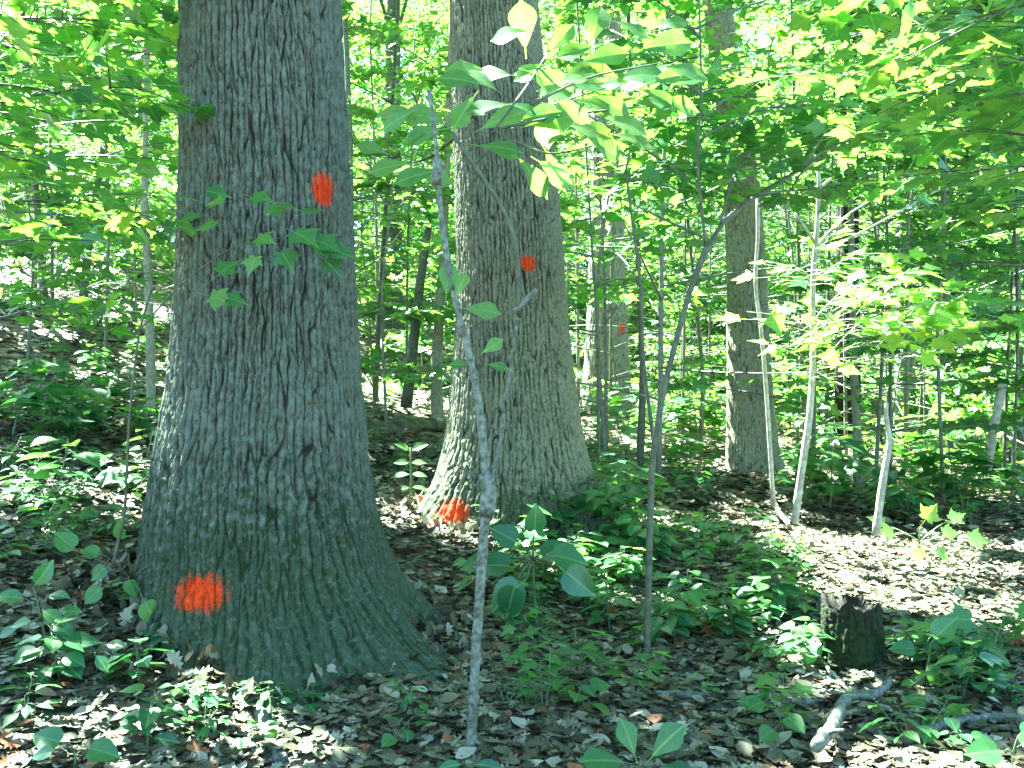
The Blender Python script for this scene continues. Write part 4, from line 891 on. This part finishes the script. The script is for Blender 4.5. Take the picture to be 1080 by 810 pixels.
scatter(5, (390,470,470,510), [0,2], .5, .8)
scatter(16, (620,440,760,490), [0,4], 1.2, 2.0)
scatter(10, (540,560,690,620), [0,5,2], .7, 1.1)

scatter(22, (560,560,700,650), [0,1,5], .6, 1.0)
scatter(20, (700,490,1080,540), [0,1], .8, 1.4)
scatter(10, (850,680,1000,720), [1,5], .5, .8)

scatter(16, (0,430,190,560), [1,5,2], .8, 1.3)
scatter(16, (850,520,1080,560), [1,5,0], .8, 1.3)
scatter(14, (480,590,700,700), [5,2,1], .5, .8)

# grass tuft by the sapling
W = Wood(); gb = G(560,745)
for i in range(60):
    a = R.uniform(0, 6.28); b = np.array([R.normal(0, .05), R.normal(0, .04), 0]); l = R.uniform(.08, .18)
    e = b+np.array([math.cos(a)*l*.7, math.sin(a)*l*.7, l*.6]); W.tube(bez(b, b+[0, 0, l*.6], e, 5), [.0016,.0016,.0014,.001,.0004], 3)
V, Qd = W.arrays(); single('grass_tuft', wood_mesh('grass tuft', V, Qd, STEMG), gb, 'small tuft of fine grass on the litter right of the central sapling', 'grass tuft')

# ------------------------------------------------------------------ fallen wood
def stick(label, pts, w0, w1, mat=STICK, name='fallen_branch', group=None, cat='branch', side=(), lift=.3, n=26, rough=.22):
    W = Wood(); P3 = []
    for i, (x, y) in enumerate(pts):
        q = G(x, y); r = (w0+(w1-w0)*i/(len(pts)-1))*q[1]/F/2; q[2] += r*lift+.008; P3.append(q)
    dm = np.mean([q[1] for q in P3]); l = line(P3, n); l[1:-1] += R.normal(0, .0035, (n-2, 3))
    l = line(l, n*3); kn = 1+.25*np.clip(vnoise(np.stack([np.linspace(0, 9, n*3)]*3, 1), int(pts[0][1]))-.6, 0, 1)*2
    W.tube(l, np.linspace(w0, w1, n*3)*kn*dm/F/2, 12, rough*.9, int(pts[0][0]))
    for (i, ox, oz, wl) in side:
        p = l[i]; e = p+np.array([ox, R.uniform(-.1, .1), oz]); W.tube(bez(p, (p+e)/2+[0, 0, .01], e, 5), np.linspace(wl, wl*.5, 5)*dm/F/2, 6, .2)
    b = P3[0].copy(); V, Qd = W.arrays()
    return single(name, wood_mesh(name, V-b, Qd, mat), b, label, cat, group)
stick('crooked grey fallen branch bending upward at the lower right', [(862,818),(878,797),(886,776),(890,765),(902,758),(924,757),(932,748),(938,738)], 13, 8, lift=4.5, n=40, side=((12,.06,-.04,6),(8,.05,.03,6)))
stick('grey fallen branch running to the right edge at the bottom', [(955,790),(985,778),(1010,768),(1045,764),(1085,766)], 13, 9, lift=1.0)
stick('half-buried straight grey branch right of the slim leaning stem', [(690,736),(740,738),(790,735),(845,742)], 9, 7)
stick('short thick grey piece of branch above the crooked one', [(832,755),(850,748),(868,745)], 15, 10)
stick('mossy dark log lying behind the two big oaks', [(378,462),(410,458),(440,455),(478,452)], 20, 17, MOSSLOG, 'log', None, 'log')
stick('long thin pale stick sloping across the lower left litter', [(28,566),(60,590),(95,612),(120,650),(140,690),(160,715)], 7, 3)
stick('thin stick lying across litter behind the broad-leaved shrub', [(600,605),(640,622),(672,628)], 8, 5)
stick('thin pale twig lying beside the broad-leaved shrub', [(622,632),(650,628),(672,624)], 3, 2, STEMP)
stick('thin twig slanting down toward the slim stem foot', [(640,690),(670,710),(698,735)], 3, 2)
for i, q in enumerate([[(845,700),(850,725),(862,740)], [(862,700),(885,725),(905,745)], [(840,715),(868,722),(900,712)], [(855,738),(880,735),(915,742)]]):
    stick(['pale bent twig at the left of the sunlit brush pile','pale twig slanting across the sunlit brush pile','pale level twig topmost on the sunlit brush pile','pale twig lowest in the sunlit brush pile'][i], q, 4, 2, STEMP, 'twig', 'pale twigs of the sunlit brush pile', 'twig', lift=3)
stick('fallen trunk dark in the distance left of the unmarked tree', [(690,446),(730,441),(765,440)], 8, 6, MOSSLOG, 'log', None, 'log')
stick('thin bleached stick leaning over ground at the sunny patch top', [(815,540),(822,552),(832,563)], 6, 4, STEMP, lift=4)
stick('surface root pale in sunlight running from the nearest oak toward the camera', [(222,655),(224,680),(232,705),(250,730),(268,748),(280,775),(296,812)], 10, 14, STICK, 'tree_root', None, 'root', lift=.6)
for (x, y, l2, a) in [(330,745,60,.1),(700,770,50,-.2),(600,720,40,.3),(60,740,70,.15),(420,690,40,-.4),(1000,720,50,.2),(760,660,40,.8),(380,600,40,.2)]:
    pass

# ------------------------------------------------------------------ stump
d = G(900, 700)[1]; gb = GD(900, d)
V, Qd, at = trunk_geo([(gb[2], gb[0], d, .14), (gb[2]+.1, gb[0]-.005, d, .125), (gb[2]+.3, gb[0]-.01, d, .11), (gb[2]+.31, gb[0]-.01, d, .105)], nu=110, nv=60, dense_to=gb[2]+.25, mossh=.5, top=gb[2]+.2, ncell=22, ch=.1, depth=.014, seed=61, base_ext=.12)
th = np.arctan2(V[:, 1]-d, V[:, 0]-gb[0]); hh = V[:, 2]-gb[2]
jag = fbm(np.stack([np.cos(th)*2.5, np.sin(th)*2.5, 0*th], 1), 3, 66)-.5
V[:, 2] += np.clip(hh/.27, 0, 1)**2*(jag*.13-.01)
top = V[-110:]; c = top.mean(0)-[0, 0, .06]
inn = c+(top-c)*np.array([.78, .78, .5]); n0 = len(V)
V = np.vstack([V, inn, c[None]]); j = np.arange(110); k = (j+1) % 110; o = n0-110
Qd = np.vstack([Qd, np.stack([o+j, o+k, n0+k, n0+j], 1), np.stack([n0+j, n0+k, np.full(110, n0+110), np.full(110, -1)], 1)])
at = {q: np.concatenate([v, np.full(111, .3 if q == 'furrow' else 0)]) for q, v in at.items()}
single('stump', wood_mesh('stump', V-gb, Qd, DARKB, at), gb, 'dark rotten broken stump beside the sunny ground patch', 'stump')

# ------------------------------------------------------------------ world, sun, camera
w = bpy.data.worlds.new('World'); bpy.context.scene.world = w; w.use_nodes = True
nt = w.node_tree; bg = nt.nodes['Background']; sky = nt.nodes.new('ShaderNodeTexSky'); sky.sky_type = 'NISHITA'; sky.sun_disc = False
sky.sun_elevation = SUN_EL; sky.sun_rotation = math.pi/2-SUN_AZ; sky.air_density = 1.0; sky.dust_density = 1.2
nt.links.new(sky.outputs[0], bg.inputs[0]); bg.inputs[1].default_value = .052
sl = bpy.data.lights.new('sun', 'SUN'); sl.energy = 5.0; sl.angle = math.radians(.53); sl.color = (1, .95, .87)
so = bpy.data.objects.new('sun', sl); C.objects.link(so); so.rotation_euler = Vector(SDIR).to_track_quat('Z', 'Y').to_euler(); so.location = SDIR*60
cd = bpy.data.cameras.new('camera'); cam = bpy.data.objects.new('camera', cd); C.objects.link(cam)
cd.sensor_width = 36; cd.lens = 36*F/1080; cd.clip_end = 1000; cd.clip_start = .05
cam.location = (0, 0, EYE); cam.rotation_euler = (PI/2, 0, 0)
sc = bpy.context.scene; sc.camera = cam
sc.view_settings.view_transform = 'Standard'; sc.view_settings.look = 'None'; sc.view_settings.gamma = 1; sc.view_settings.exposure = 4.6; sc.view_settings.use_white_balance = True; sc.view_settings.white_balance_temperature = 5650; sc.view_settings.white_balance_tint = -16
sc.render.engine = 'CYCLES'
cy = sc.cycles; cy.max_bounces = 7; cy.diffuse_bounces = 4; cy.glossy_bounces = 2; cy.transmission_bounces = 5; cy.transparent_max_bounces = 4
cy.use_denoising = True; cy.caustics_reflective = False; cy.caustics_refractive = False; cy.sample_clamp_indirect = 6
